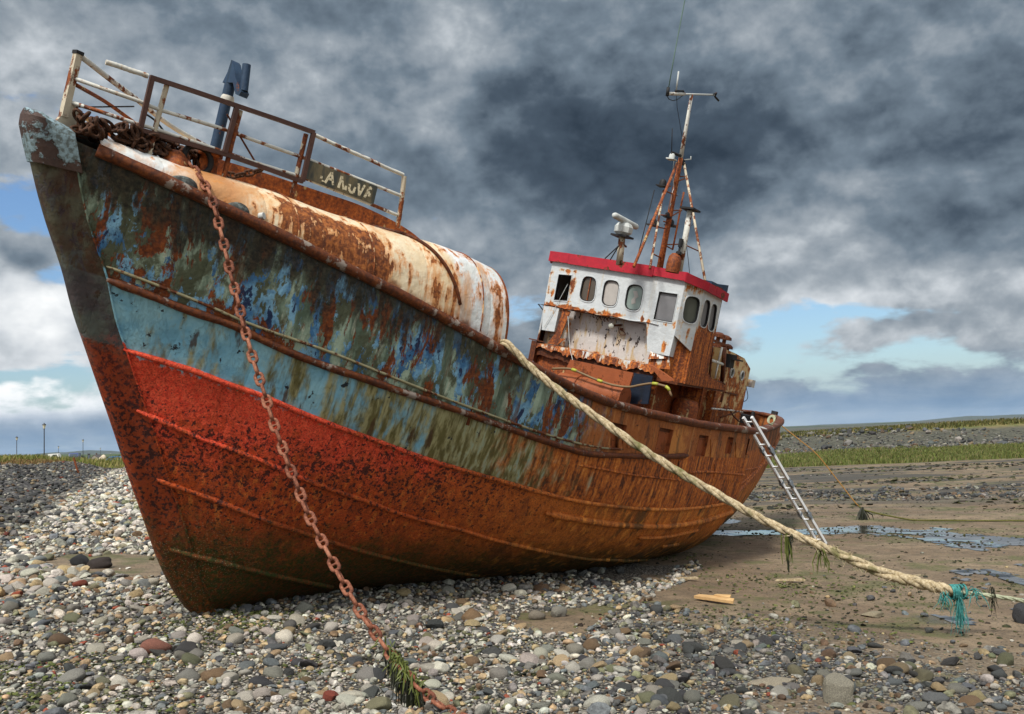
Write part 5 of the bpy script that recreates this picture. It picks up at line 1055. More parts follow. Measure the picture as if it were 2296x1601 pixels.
PUD = np.array([(1590, 1196, 4), (1640, 1196, 6), (1700, 1195, 5), (1800, 1193, 6), (1880, 1190, 8), (1950, 1186, 10), (2010, 1192, 11), (2080, 1200, 12), (2180, 1212, 12), (2340, 1224, 12)], float)
def puddle(x, y):
    P = proj(np.stack([x, y, gz(x, y)], -1)); px, py = P[..., 0], P[..., 1]
    c = np.interp(px, PUD[:, 0], PUD[:, 1]); w = np.interp(px, PUD[:, 0], PUD[:, 2]); n = fbm(x * 2.2, y * 1.3, 4, 31)
    f = 1 - np.abs(py - c) / w + n * np.clip((px - 1850) / 150, .25, 1.5) * 1.1; f = np.where((px < 1595) | (px > 2600), -1, f)
    g = 1 - np.hypot((px - 1632) / 24, (py - 1170) / 5); f = np.maximum(f, g + n * .3)
    h = 1 - np.hypot((px - 2230) / 150, (py - 1318) / 45) + n * 1.9 - .70; f = np.maximum(f, h)
    h = 1 - np.hypot((px - 2090) / 150, (py - 1385) / 22) + n * 1.6 - .75; f = np.maximum(f, h)
    return f
# ------------------------------------------------------------------ the ground sheet
az = np.concatenate([np.linspace(-math.pi, R(-36), 50, endpoint=False), np.linspace(R(-36), R(36), 460), np.linspace(R(36), math.pi, 50)[1:]])
rg = np.concatenate([[.02, 1, 2.5], np.geomspace(4, 160, 420), np.geomspace(165, 14000, 60)])
AZ, RG = np.meshgrid(az, rg, indexing='ij'); GX, GY = RG * np.sin(AZ), RG * np.cos(AZ); GZ = gz(GX, GY)
m = MB(); m.grid(np.stack([GX, GY, GZ], -1))
gx, gy = GX.ravel(), GY.ravel(); shm = shingle(gx, gy); bs = bank_s(gx, gy)
grs = (sstep(bs + .8 * fbm(gx * .4, gy * .4, 3, 3), 4.2, 5.2) * (gy > 12) * (gx < -4)); grs = np.maximum(grs, sstep(gy, 87, 91) * sstep(gx, 8, 2)); rev = sstep(bs, -.2, .4) * (1 - grs) * (gy > 12) * (gx < -3)
mar = sstep(gy + 6 * fbm(gx * .08, gy * .12, 3, 8), 64, 66) * sstep(gy + 8 * fbm(gx * .06, gy * .15, 3, 9), 100, 88) * sstep(gx, 8, 14)
emb = sstep(gy, 101, 104) * sstep(gx, 6, 20); crest = sstep(gz(gx, gy) * 1.0, .45, .7) * sstep(gy, 112, 118) * sstep(gx, 6, 20)
m.att['shingle'] = shm * (1 - rev); m.att['grassy'] = np.maximum(grs, crest); m.att['revet'] = rev; m.att['marsh'] = mar; m.att['bank'] = emb * (1 - crest); m.att['wet'] = np.clip(puddle(gx, gy) * .6 + .55, 0, 1) * (gy < 60) * (gy > 3)
def ground_mat(t):
    P = t.obj(); X, Y, Z = t.xyz(P); sh, gr, rv, ma, ba, we = [t.att(k) for k in ('shingle', 'grassy', 'revet', 'marsh', 'bank', 'wet')]
    n1 = t.noise(P, .45, 7, .6); n2 = t.noise(P, 3.2, 7, .65); n3 = t.noise(P, 24, 5, .65); band = t.noise(t.map(P, scale=(.10, .55, 1)), 1, 6, .65)
    mud = t.mix(t.rng(n1, .35, .65), (.175, .122, .076), (.265, .20, .13)); mud = t.mix(t.rng(n2, .40, .62, 0, .6), mud, (.115, .088, .058))
    mud = t.mix(t.m('MULTIPLY', t.rng(t.noise(t.map(P, loc=(7, 3, 0)), .8, 8, .7), .50, .60), .62), mud, t.mix(n3, (.050, .070, .014), (.105, .125, .034)))
    fard = t.rng(Y, 22, 40); mud = t.mix(t.m('MULTIPLY', fard, t.rng(band, .46, .56)), mud, (.060, .055, .046)); mud = t.mix(t.m('MULTIPLY', fard, t.rng(band, .62, .70, 0, .7)), mud, (.22, .20, .155))
    mud = t.mix(t.m('MULTIPLY', t.rng(n3, .54, .64), .75), mud, (.035, .030, .020)); mud = t.mix(t.rng(t.noise(P, 9, 6, .7), .55, .66, 0, .6), mud, (.075, .058, .040))
    vc = t.vor(P, 26, out='Color'); vd = t.vor(P, 26)
    pb = t.mix(.82, (.18, .165, .14), t.ramp(t.xyz(vc)[0], [(0, (.05, .05, .055)), (.3, (.15, .145, .13)), (.55, (.26, .24, .20)), (.8, (.34, .30, .22)), (1, (.42, .40, .36))])); pb = t.mix(t.rng(vd, .38, .62), pb, (.040, .034, .026))
    c = t.mix(sh, mud, pb)
    vr = t.vor(P, 7, out='Color'); vrd = t.vor(P, 7); rvc = t.mix(t.rng(vrd, .35, .6), t.ramp(t.xyz(vr)[1], [(0, (.045, .042, .045)), (.5, (.10, .095, .095)), (.8, (.17, .16, .15)), (1, (.30, .28, .26))]), (.025, .022, .020)); c = t.mix(rv, c, rvc)
    c = t.mix(t.m('MULTIPLY', rv, t.rng(n2, .58, .66)), c, (.10, .12, .035))
    gc = t.mix(t.rng(n1, .4, .6), (.10, .13, .028), (.23, .18, .060)); gc = t.mix(t.rng(n3, .4, .65, 0, .6), gc, (.045, .060, .015)); c = t.mix(gr, c, gc)
    c = t.mix(ma, c, t.mix(n2, (.05, .075, .015), (.12, .15, .03)))
    bc_ = t.mix(t.rng(t.noise(t.map(P, scale=(.5, 2.2, 2)), 2.2, 7, .7), .4, .6), (.034, .036, .026), (.10, .098, .072)); c = t.mix(ba, c, bc_)
    wet = t.rng(we, .35, .75)
    c = t.mix(t.m('MULTIPLY', wet, .45), c, (.050, .042, .034))
    h = t.m('ADD', t.m('MULTIPLY', n2, .8), t.m('MULTIPLY_ADD', n3, .45, t.m('MULTIPLY', t.noise(P, 10, 5, .65), .9))); h = t.m('SUBTRACT', h, t.m('MULTIPLY', sh, t.m('MULTIPLY', vd, 1.4)))
    ro = t.mixf(wet, t.mixf(n2, .62, .92), t.mixf(n2, .18, .55))
    return {'Base Color': c, 'Roughness': ro, 'Normal': t.bump(h, .95, .05), 'spec': .4}
ground = m.build('ground', material('foreshore', ground_mat), None, smooth=True); tag(ground, kind='structure')
# standing water
wm = MB(); cs_ = .07
for x0_, x1_, y0_, y1_ in ((4, 17, 17, 29), (5.0, 13, 9.5, 18)):
    xs, ys = np.arange(x0_, x1_, cs_), np.arange(y0_, y1_, cs_); XX, YY = np.meshgrid(xs, ys, indexing='ij'); k = puddle(XX, YY) > 0; idx = -np.ones((len(xs), len(ys)), int)
    need = np.zeros_like(k); need[:-1, :-1] |= k[:-1, :-1]; need[1:, :-1] |= k[:-1, :-1]; need[:-1, 1:] |= k[:-1, :-1]; need[1:, 1:] |= k[:-1, :-1]; ii = np.argwhere(need); idx[need] = np.arange(len(ii))
    vx, vy = XX[need], YY[need]; zz = np.array([np.mean([gz(vx + a, vy + b) for a in (-.5, 0, .5) for b in (-.5, 0, .5)], 0)])[0]
    fc = [(idx[i, j], idx[i + 1, j], idx[i + 1, j + 1], idx[i, j + 1]) for i, j in np.argwhere(k[:-1, :-1])]
    if len(fc): wm.add(np.stack([vx, vy, np.maximum(zz, gz(vx, vy)) + .006], -1), fc)
def water_mat(t): n = t.noise(t.obj(), 5, 4); return {'Base Color': (.030, .028, .026), 'Roughness': .04, 'spec': .9, 'Normal': t.bump(n, .05, .01)}
tag(wm.build('puddle_water', material('standing water', water_mat), None, smooth=True), kind='structure')

# ------------------------------------------------------------------ stones
def stone_shape(sub, seed, angular):
    bm = bmesh.new(); bmesh.ops.create_icosphere(bm, subdivisions=sub, radius=1); rg_ = np.random.default_rng(seed); V = np.array([v.co[:] for v in bm.verts]); Fc = np.array([[v.index for v in f.verts] for f in bm.faces]); bm.free()
    V = V * (1 + .16 * np.sin(V @ rg_.normal(0, 1.7, (3, 3)) + rg_.uniform(0, 6, 3)).mean(1, keepdims=True) * 1.6)
    for _ in range(int(5 + 6 * angular)):
        n = rg_.normal(size=3); n /= np.linalg.norm(n); d = rg_.uniform(.48, .80) if angular > .7 else rg_.uniform(.58, .85) if angular > .4 else rg_.uniform(.74, .95); e = V @ n - d; V = V - np.where(e > 0, e, 0)[:, None] * n * .92
    V += rg_.normal(0, .018, V.shape) * (sub > 1) * .6
    return V, Fc, angular < .4
SH_HI = [stone_shape(3, 100 + i, (i % 3) / 2) for i in range(9)]; SH_MID = [stone_shape(2, 10 + i, (0, .5, 1, 1)[i % 4]) for i in range(16)]; SH_LO = [stone_shape(1, 50 + i, .3 if i < 2 else .6) for i in range(8)]
PAL = [('pale grey', (.46, .44, .39), .27), ('mid grey', (.25, .245, .225), .19), ('dark grey', (.075, .078, .082), .12), ('blue grey', (.155, .175, .19), .075), ('tan', (.42, .32, .19), .13), ('brown', (.19, .125, .075), .06), ('brick red', (.27, .065, .035), .012), ('olive grey', (.20, .20, .125), .06), ('whitish', (.64, .62, .55), .08)]
PC = np.array([p[1] for p in PAL]); PW = np.array([p[2] for p in PAL]); PW /= PW.sum(); PNAME = [p[0] for p in PAL]
WR = np.array([.09, .22, .29, .16, .14, .09, .006, .09, .01]); WR /= WR.sum()
WFAR = np.array([.42, .22, .05, .06, .12, .03, .02, .02, .16]); WFAR /= WFAR.sum()
HULLPX = np.array([(43, 278), (104, 520), (170, 735), (249, 964), (312, 1150), (381, 1322), (441, 1378), (560, 1364), (800, 1336), (1100, 1325), (1341, 1282), (1469, 1262), (1555, 1228), (1640, 1155), (1722, 1035), (1748, 957), (1600, 700), (1200, 500), (300, 250)], float)
def sample(n, r0, r1, a0, a1, pw=1.0):
    a = RNG.uniform(R(a0), R(a1), n); u = RNG.random(n); r = (r0 ** (pw + 1) + u * (r1 ** (pw + 1) - r0 ** (pw + 1))) ** (1 / (pw + 1)) if pw > -1 else r0 * (r1 / r0) ** u
    return r * np.sin(a), r * np.cos(a)
class Stones: pass
S = dict(x=[], y=[], s=[], c=[], tier=[], wide=[])
def add_stones(x, y, smin, smax, tier, wts, right=None, mask=None, flat=(.36, .78)):
    if mask is not None: k = RNG.random(len(x)) < mask(x, y); x, y = x[k], y[k]
    n = len(x); s = smin * (smax / smin) ** (RNG.random(n) ** 1.6); c = RNG.choice(len(PAL), n, p=wts)
    if right is not None: f = RNG.random(n) < sstep(x / np.maximum(y, 1), -.02, .22); c = np.where(f, RNG.choice(len(PAL), n, p=right), c)
    S['x'].append(x); S['y'].append(y); S['s'].append(s); S['c'].append(c); S['tier'].append(np.full(n, tier)); S['wide'].append(RNG.uniform(*flat, n))
x, y = sample(15000, 4.9, 15, -33, 36, .4); add_stones(x, y, .040, .11, 1, PW, WR, shingle)
x, y = sample(1700, 4.9, 16, -33, 36, .6); add_stones(x, y, .10, .23, 1, PW, WR, shingle)
x, y = sample(30000, 4.8, 12, -33, 36, .2); add_stones(x, y, .020, .045, 0, PW, WR, shingle)
TG = poly_world([(1290, 1350), (1400, 1328), (1490, 1296), (1530, 1268), (1566, 1258), (1560, 1284), (1505, 1316), (1445, 1348), (1380, 1365)])
x, y = TG.min(0)[0] + RNG.random(2600) * np.ptp(TG[:, 0]), TG.min(0)[1] + RNG.random(2600) * np.ptp(TG[:, 1]); add_stones(x, y, .06, .14, 1, PW, None, lambda x, y: inside(x + .1 * fbm(x * 3, y * 3, 2, 5), y, TG).astype(float) * .7)
x, y = sample(9000, 12, 26, -33, 5, .2); add_stones(x, y, .045, .11, 0, PW * .6 + WFAR * .4, None, shingle)
x, y = sample(9500, 14, 40, -33, -8, .0); add_stones(x, y, .07, .26, 1, PW * .5 + WFAR * .5, None, shingle)
x, y = sample(12000, 28, 92, -33, -6, .0); add_stones(x, y, .10, .34, 0, WFAR, None, lambda x, y: shingle(x, y) * (bank_s(x, y) < .3))
x, y = sample(1300, 9, 24, 4, 36, .5); add_stones(x, y, .03, .17, 1, WR, None, lambda x, y: (1 - shingle(x, y)) * .45 * sstep(y, 20, 9))
x, y = sample(11000, 36, 64, 8, 36, .3); add_stones(x, y, .08, .28, 0, np.array([.10, .2, .42, .14, .03, .09, .0, .02, .0]), None, lambda x, y: sstep(fbm(x * .05, y * .22, 4, 41) + .25 - np.abs(y - 47) / 26, .0, .25))
x, y = sample(16000, 16, 96, -36, -9, .1); add_stones(x, y, .10, .30, 0, np.array([.10, .2, .4, .1, .02, .12, .01, .0, .05]), None, lambda x, y: (bank_s(x, y) > -.1) * (bank_s(x, y) < 4.3) * .95)
x, y = sample(9000, 102, 128, 6, 37, .0); add_stones(x, y, .14, .42, 0, np.array([.1, .3, .35, .1, .05, .1, 0, .0, .0]), None, lambda x, y: (gz(x, y) < 1.3) * (x > 12) * .5)
x, y = sample(3600, 104, 128, 6, 37, .0); add_stones(x, y, .30, 1.2, 0, np.array([.2, .25, .25, .2, .06, .04, 0, .0, .0]), None, lambda x, y: np.maximum(sstep(gz(x, y), .1, .6), .12) * sstep(gz(x, y), 1.7, 1.2) * (x > 12) * .9)
for k in S: S[k] = np.concatenate(S[k])
# what the picture shows largest becomes single stones; each remembers where it lies
sx, sy, ss, sc_, tier = S['x'], S['y'], S['s'], S['c'], S['tier']; sz_ = gz(sx, sy); pp = proj(np.stack([sx, sy, sz_], -1)); big = ss / pp[:, 2] * F
inhull = inside(pp[:, 0], pp[:, 1], HULLPX) & (sy > 10); lc = np.array([(np.stack([sx, sy, sz_], -1) - s_O) @ q for q in (s_a, s_p, s_z)]); under = (lc[0] > -.2) & (lc[0] < 18.5) & (np.abs(lc[1]) < half(np.clip(lc[0], -.2, 18.5), np.clip(lc[2], .05, 3)) + .02) & (lc[2] < 1.2)
vis = (pp[:, 0] > 6) & (pp[:, 0] < 2289) & (pp[:, 1] > 1030) & (pp[:, 1] < 1592) & ~inhull
drop = under & (ss > .06); order = np.argsort(-np.where(vis & ~drop & (tier >= 1), big, 0)); chosen = order[:286]; ischosen = np.zeros(len(sx), bool); ischosen[chosen] = True
def jitter(c, n): base = PC[c]; v = RNG.normal(1, .16, (n, 1)) * RNG.normal(1, .03, (n, 3)); return np.clip(base * v, .01, .8)
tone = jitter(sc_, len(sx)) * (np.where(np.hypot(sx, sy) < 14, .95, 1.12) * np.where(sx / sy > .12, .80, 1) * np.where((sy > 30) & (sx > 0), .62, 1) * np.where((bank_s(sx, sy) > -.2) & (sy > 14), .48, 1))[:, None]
def stone_mat(src):
    def fn(t):
        P = t.obj(); n = t.noise(P, 18, 6, .65); n2 = t.noise(P, 75, 4, .6)
        col = t.att('col', 'Color') if src else t.node('ShaderNodeObjectInfo').outputs['Color']
        c = t.mix(t.rng(n, .35, .68), t.mix(1.0, col, (.55, .54, .52), 'MULTIPLY'), t.mix(1.0, col, (1.18, 1.16, 1.10), 'MULTIPLY')); c = t.mix(t.rng(n2, .58, .7, 0, .4), c, t.mix(1.0, col, (.35, .33, .30), 'MULTIPLY'))
        return {'Base Color': c, 'Roughness': t.mixf(n, .5, .85), 'Normal': t.bump(t.m('ADD', n, t.m('MULTIPLY', n2, .6)), .8, .018), 'spec': .35}
    return fn
M_STONE = material('shingle stone', stone_mat(True)); M_STONE1 = material('single stone', stone_mat(False))
def rotm(n):
    a = RNG.uniform(0, 2 * math.pi, n); b = RNG.normal(0, .28, n); c = RNG.normal(0, .28, n); ca, sa, cb, sb, cc, sc = np.cos(a), np.sin(a), np.cos(b), np.sin(b), np.cos(c), np.sin(c); z = np.zeros(n); o = np.ones(n)
    Rz = np.stack([ca, -sa, z, sa, ca, z, z, z, o], -1).reshape(n, 3, 3); Rx = np.stack([o, z, z, z, cb, -sb, z, sb, cb], -1).reshape(n, 3, 3); Ry = np.stack([cc, z, sc, z, o, z, -sc, z, cc], -1).reshape(n, 3, 3); return Rz @ Rx @ Ry
def mass(name, sel, mat, shapes_by_tier, flatk=1.0, lift=.22):
    VV, FF, CC, SM, off = [], [], [], [], 0
    for tr, shapes in shapes_by_tier.items():
        ids = np.where(sel & (tier == tr))[0]; vi = RNG.integers(0, len(shapes), len(ids))
        for k, (v, f, smo) in enumerate(shapes):
            q = ids[vi == k]; n = len(q)
            if n == 0: continue
            sc3 = np.stack([ss[q] * .5 * RNG.uniform(.9, 1.25, n), ss[q] * .5 * RNG.uniform(.65, .95, n), ss[q] * .5 * S['wide'][q] * flatk], -1); X = np.einsum('nij,nvj->nvi', rotm(n), v[None] * sc3[:, None]) ; X += np.stack([sx[q], sy[q], gz(sx[q], sy[q]) + ss[q] * lift * S['wide'][q] * RNG.uniform(.6, 1.5, n)], -1)[:, None]
            VV.append(X.reshape(-1, 3)); SM.append(np.full(n * len(f), smo)); FF.append((f[None] + (np.arange(n) * len(v))[:, None, None] + off).reshape(-1, 3)); CC.append(np.repeat(tone[q], len(v), 0)); off += n * len(v)
    V, Fa, C = np.concatenate(VV), np.concatenate(FF), np.concatenate(CC); me = bpy.data.meshes.new(name); me.vertices.add(len(V)); me.vertices.foreach_set('co', V.ravel().astype(np.float32)); me.loops.add(Fa.size); me.loops.foreach_set('vertex_index', Fa.ravel().astype(np.int32)); me.polygons.add(len(Fa)); me.polygons.foreach_set('loop_start', np.arange(0, Fa.size, 3, dtype=np.int32)); me.polygons.foreach_set('use_smooth', np.concatenate(SM))
    a = me.attributes.new('col', 'FLOAT_COLOR', 'POINT'); a.data.foreach_set('color', np.concatenate([C, np.ones((len(C), 1))], 1).ravel().astype(np.float32)); me.update(calc_edges=True); me.materials.append(mat); o = bpy.data.objects.new(name, me); COL.objects.link(o); return o
rest = ~ischosen & ~drop
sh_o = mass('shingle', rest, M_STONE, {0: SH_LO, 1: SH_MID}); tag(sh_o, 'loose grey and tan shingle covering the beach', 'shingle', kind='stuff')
def mesh_of(shape, name):
    me = bpy.data.meshes.new(name); me.from_pydata(shape[0].tolist(), [], shape[1].tolist()); me.polygons.foreach_set('use_smooth', [bool(shape[2])] * len(me.polygons)); me.materials.append(M_STONE1); return me
ST_ME = [mesh_of(q, 'stone') for q in SH_HI]
def one_stone(p, dims, col, label, rot=None, shape=None, group=None, name='stone', cat='stone'):
    i = shape if shape is not None else int(RNG.integers(0, len(ST_ME))); o = bpy.data.objects.new(name, ST_ME[i]); COL.objects.link(o); o.location = Vector([float(q) for q in p]); o.scale = dims; o.rotation_euler = rot or (RNG.normal(0, .25), RNG.normal(0, .25), RNG.uniform(0, 6.3)); o.color = (*[float(q) for q in col], 1); return tag(o, label, cat, group)
def where(px, py):
    if py < 1230 and px < 420: return 'on the far beach left of the bow'
    if px < 480: return 'beside the foot of the bow' if py < 1420 else 'in the bottom left corner of the beach'
    if px < 980: return 'close under the hull left of the chain' if py < 1400 else 'in the shingle left of the chain weed'
    if px < 1500: return 'in the shingle before the hull' if py < 1440 else 'in the lower middle of the shingle'
    return 'on the mud below the hawser' if py < 1420 else 'among the dark stones at lower right'
for i in chosen:
    s = float(ss[i]); p = pp[i]; kind = 'angular' if RNG.random() < .4 else 'rounded'; shp = int(RNG.choice([0, 3, 6] if kind == 'rounded' else [1, 2, 4, 5, 7, 8])); szn = 'large' if big[i] > 34 else 'small'; lab = '%s %s %s stone %s' % (szn, PNAME[sc_[i]], kind, where(p[0], p[1])); w = float(S['wide'][i])
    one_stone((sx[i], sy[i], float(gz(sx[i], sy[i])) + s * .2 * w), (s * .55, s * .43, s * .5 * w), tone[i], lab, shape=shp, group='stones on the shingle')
for px, py, L_, dims, col, lab, sh_ in ((180, 1266, .30, (1, .62, .62), (.030, .033, .038), 'black boulder on the sand left of the bow foot, the rounder of two', 0), (222, 1273, .36, (1, .6, .5), (.040, .030, .027), 'dark brown boulder on the sand left of the bow, wider of two', 3),
        (1880, 1572, .30, (.95, .75, .95), (.26, .245, .20), 'big upright grey block of stone at the bottom right', 4), (1738, 1536, .44, (1, .35, .16), (.36, .32, .25), 'long flat pale slab of stone beside the big grey block', 5), (1250, 1382, .22, (1, .75, .75), (.25, .24, .21), 'grey boulder on the sand patch in front of the hull', 1),
        (1201, 1388, .19, (1, .8, .65), (.24, .21, .17), 'round grey brown boulder left end of the sand patch', 6), (1958, 1383, .28, (1, .45, .35), (.32, .28, .20), 'flat tan stone lying on the weedy mud', 5), (1905, 1480, .16, (1, .6, .6), (.27, .22, .14), 'tan pointed stone on the mud edge near the big block', 2),
        (345, 1462, .26, (1, .8, .6), (.27, .115, .085), 'large reddish brown stone at lower left', 6), (418, 1466, .24, (1, .75, .55), (.055, .055, .058), 'large dark slate stone next to the reddish one', 0), (742, 1568, .15, (1, .65, .6), (.24, .055, .035), 'dark red brick stone left of the weed on the chain', 4), (615, 1455, .24, (1, .6, .3), (.11, .12, .13), 'flat blue grey slab in the middle of the shingle', 1),
        (1432, 1470, .17, (1, .62, .6), (.30, .21, .12), 'smooth tan cobble below the hawser', 0), (2294, 1396, .26, (.8, .8, 1), (.045, .048, .055), 'dark round stone the tail line leads to at the right edge', 3)):
    p = onG(px, py); one_stone(p + [0, 0, L_ * .28 * dims[2]], tuple(q * L_ * .55 for q in dims), col, lab, shape=sh_, rot=(RNG.normal(0, .12), RNG.normal(0, .12), RNG.uniform(-.4, .4)), name='boulder' if L_ > .25 else 'stone')

# scraps of weed on the mud, one mass
S2 = dict(x=[], y=[], s=[], c=[], tier=[], wide=[]); S, S2 = S2, S
PC_old = PC
def weedmask(x, y): return (1 - shingle(x, y)) * sstep(fbm(x * .5, y * .9, 4, 51), -.05, .35)
x, y = sample(26000, 8, 40, 3, 36, .2); add_stones(x, y, .018, .10, 0, PW, None, lambda x, y: np.maximum(weedmask(x, y) * .8, (1 - shingle(x, y)) * .12), (.15, .35))
x, y = sample(5000, 15, 30, 8, 34, .2); add_stones(x, y, .03, .10, 0, PW, None, lambda x, y: (puddle(x, y) > -.3) * .8, (.3, .5))
x, y = sample(9000, 28, 66, 6, 36, .2); add_stones(x, y, .08, .38, 0, PW, None, lambda x, y: sstep(fbm(x * .1, y * .5, 4, 55), .0, .3), (.12, .25))
x, y = sample(5000, 5, 14, -32, 10, .3); add_stones(x, y, .03, .10, 0, PW, None, lambda x, y: shingle(x, y) * sstep(fbm(x * 1.1, y * 1.1, 3, 61), .12, .4), (.25, .4))
for k in S: S[k] = np.concatenate(S[k])
sx, sy, ss, sc_, tier = S['x'], S['y'], S['s'], S['c'], S['tier']; tone = np.array([(.020, .022, .012), (.045, .050, .016), (.032, .020, .012), (.085, .095, .03)])[RNG.choice(4, len(sx), p=[.36, .34, .16, .14])] * RNG.normal(1, .15, (len(sx), 1)).clip(.5)
wo = mass('seaweed_scraps', np.ones(len(sx), bool), M_STONE, {0: SH_LO}, 1.0, .25); tag(wo, 'scraps of dark and green seaweed strewn over mud and stones', 'seaweed', kind='stuff')
# bright green algae lying in patches on the stones and the mud
S = dict(x=[], y=[], s=[], c=[], tier=[], wide=[])
for px, py, r_, n in ((560, 1402, .45, 420), (505, 1375, .30, 240), (250, 1480, .38, 260), (350, 1345, .35, 240), (120, 1560, .35, 240), (430, 1425, .35, 240), (640, 1380, .30, 150), (60, 1500, .3, 160), (1690, 1300, .7, 260), (1640, 1385, .6, 260), (1830, 1320, .8, 300), (1500, 1250, .5, 160), (1900, 1420, .6, 220), (2050, 1350, .6, 160), (1230, 1330, .5, 160), (700, 1500, .25, 120), (300, 1585, .3, 160)):
    c = onG(px, py); add_stones(c[0] + RNG.normal(0, r_ * .8, n), c[1] + RNG.normal(0, r_, n), .018, .075, 0, PW, None, None, (.16, .34))
for k in S: S[k] = np.concatenate(S[k])
sx, sy, ss, sc_, tier = S['x'], S['y'], S['s'], S['c'], S['tier']; tone = np.array([(.10, .125, .030), (.065, .085, .018), (.15, .165, .05), (.035, .045, .012)])[RNG.choice(4, len(sx), p=[.36, .28, .18, .18])] * RNG.normal(1, .15, (len(sx), 1)).clip(.5)
tag(mass('green_algae', np.ones(len(sx), bool), M_STONE, {0: SH_LO}, 1.0, .9), 'bright green algae in patches on the stones and wet mud', 'algae', kind='stuff')
# driftwood
m = MB(); a, b = onG(1560, 1345), onG(1650, 1356); d = (b - a) / np.linalg.norm(b - a); L_ = np.linalg.norm(b - a); n_ = np.cross(d, [0, 0, 1.])
for (u0, u1, w0, w1, dz, sg) in ((0, .62, .07, .05, .03, -.02), (.30, 1, .05, .02, .035, .03), (.45, .85, .04, .02, .06, -.05)):
    P0, P1 = d * L_ * u0 + n_ * sg, d * L_ * u1 + n_ * (sg + .03); m.prism([P0 - n_ * w0 + [0, 0, dz], P1 - n_ * w1 + [0, 0, dz + .02], P1 + n_ * w1 + [0, 0, dz - .01], (P0 + P1) / 2 + n_ * w0 * 1.2 + [0, 0, dz], P0 + n_ * w0 + [0, 0, dz]], (0, 0, .035))
o = m.build('driftwood', material('fresh split wood', lambda t: {'Base Color': t.mix(t.noise(t.map(t.obj(), scale=(2, 9, 9)), 4, 5, .6), (.36, .20, .075), (.62, .42, .20)), 'Roughness': .8}), None); o.location = Vector(a); tag(o, 'splintered orange driftwood plank lying on the mud', 'driftwood')
for px, py, l_, lab in ((1772, 1306, .22, 'small pale chip of wood on the mud beneath the hawser'), (1540, 1302, .18, 'thin pale stick on the mud beside the shingle tongue')):
    p = onG(px, py); m = MB(); m.prism([(-l_, -.02, .02), (l_, -.03, .03), (l_ * .7, .03, .03), (-l_ * .6, .035, .02)], (0, 0, .03)); o = m.build('wood_chip', M_ROPE, None); o.location = Vector(p); o.rotation_euler = (0, 0, RNG.uniform(-.4, .4)); tag(o, lab, 'driftwood')

# ------------------------------------------------------------------ grass
def blades(name, x, y, h0, h1, w, cols, label, lean=.3):
    n = len(x); z = gz(x, y); h = RNG.uniform(h0, h1, n); a = RNG.uniform(0, 6.3, n); ux, uy = np.cos(a) * w, np.sin(a) * w; lx, ly = RNG.normal(.06, lean, n) * h, RNG.normal(0, lean, n) * h
    V = np.stack([np.stack([x - ux, y - uy, z - .03], -1), np.stack([x + ux, y + uy, z - .03], -1), np.stack([x + lx * .4 + ux * .7, y + ly * .4 + uy * .7, z + h * .6], -1), np.stack([x + lx, y + ly, z + h], -1)], 1).reshape(-1, 3)
    b = np.arange(n) * 4; Fa = np.concatenate([np.stack([b, b + 1, b + 2], -1), np.stack([b, b + 2, b + 3], -1)]); C = np.repeat(np.array(cols)[RNG.integers(0, len(cols), n)] * RNG.normal(1, .18, (n, 1)).clip(.5), 4, 0)
    me = bpy.data.meshes.new(name); me.from_pydata(V.tolist(), [], Fa.tolist()); at = me.attributes.new('col', 'FLOAT_COLOR', 'POINT'); at.data.foreach_set('color', np.concatenate([C, np.ones((len(C), 1))], 1).ravel().astype(np.float32)); me.materials.append(M_GRASS); o = bpy.data.objects.new(name, me); COL.objects.link(o); return tag(o, label, 'grass', kind='stuff')
M_GRASS = material('grass blades', lambda t: {'Base Color': t.att('col', 'Color'), 'Roughness': .7, 'spec': .2})
x, y = sample(90000, 60, 106, 7, 38, .2); k = RNG.random(len(x)) < (sstep(y + 6 * fbm(x * .08, y * .12, 3, 8), 64, 65.5) * sstep(y + 8 * fbm(x * .06, y * .15, 3, 9), 96, 80) * sstep(x, 9, 14) * (fbm(x * .12, y * .35, 3, 77) > -.35)); k = k | ((y > 88) & (y < 104) & (x > 14) & (fbm(x * .05, y * .5, 3, 88) > .12)); blades('marsh_grass', x[k], y[k], .14, .34, .05, [(.10, .125, .030), (.13, .145, .04), (.075, .095, .025), (.14, .125, .05)], 'green marsh grass in a band across the far mud')
x, y = sample(75000, 26, 108, -36, -9, .1); s_ = bank_s(x, y); k = ((s_ > 4.5 + .8 * fbm(x * .4, y * .4, 3, 3)) & (s_ < 20)) | ((y > 88) & (x < 0)); dry = fbm(x * .3, y * .3, 3, 71); kg = k & (((dry > -.12) & (s_ > 6.4)) | (y > 88)); kd = k & ~kg
blades('bank_grass', x[kg], y[kg], .18, .55, .035, [(.12, .15, .03), (.19, .18, .05), (.085, .11, .022), (.27, .23, .09)], 'long green and yellow grass along the top of the bank'); blades('dry_grass', x[kd], y[kd], .08, .26, .035, [(.20, .115, .05), (.24, .16, .07), (.15, .085, .04), (.13, .13, .04)], 'brown dry grass on the bank edge')
x, y = sample(26000, 112, 136, 6, 38, .0); k = (gz(x, y) > .42) & (y > 117); blades('crest_grass', x[k], y[k], .2, .5, .10, [(.085, .09, .025), (.13, .11, .04), (.06, .065, .018)], 'yellow green grass along the crest of the far embankment')

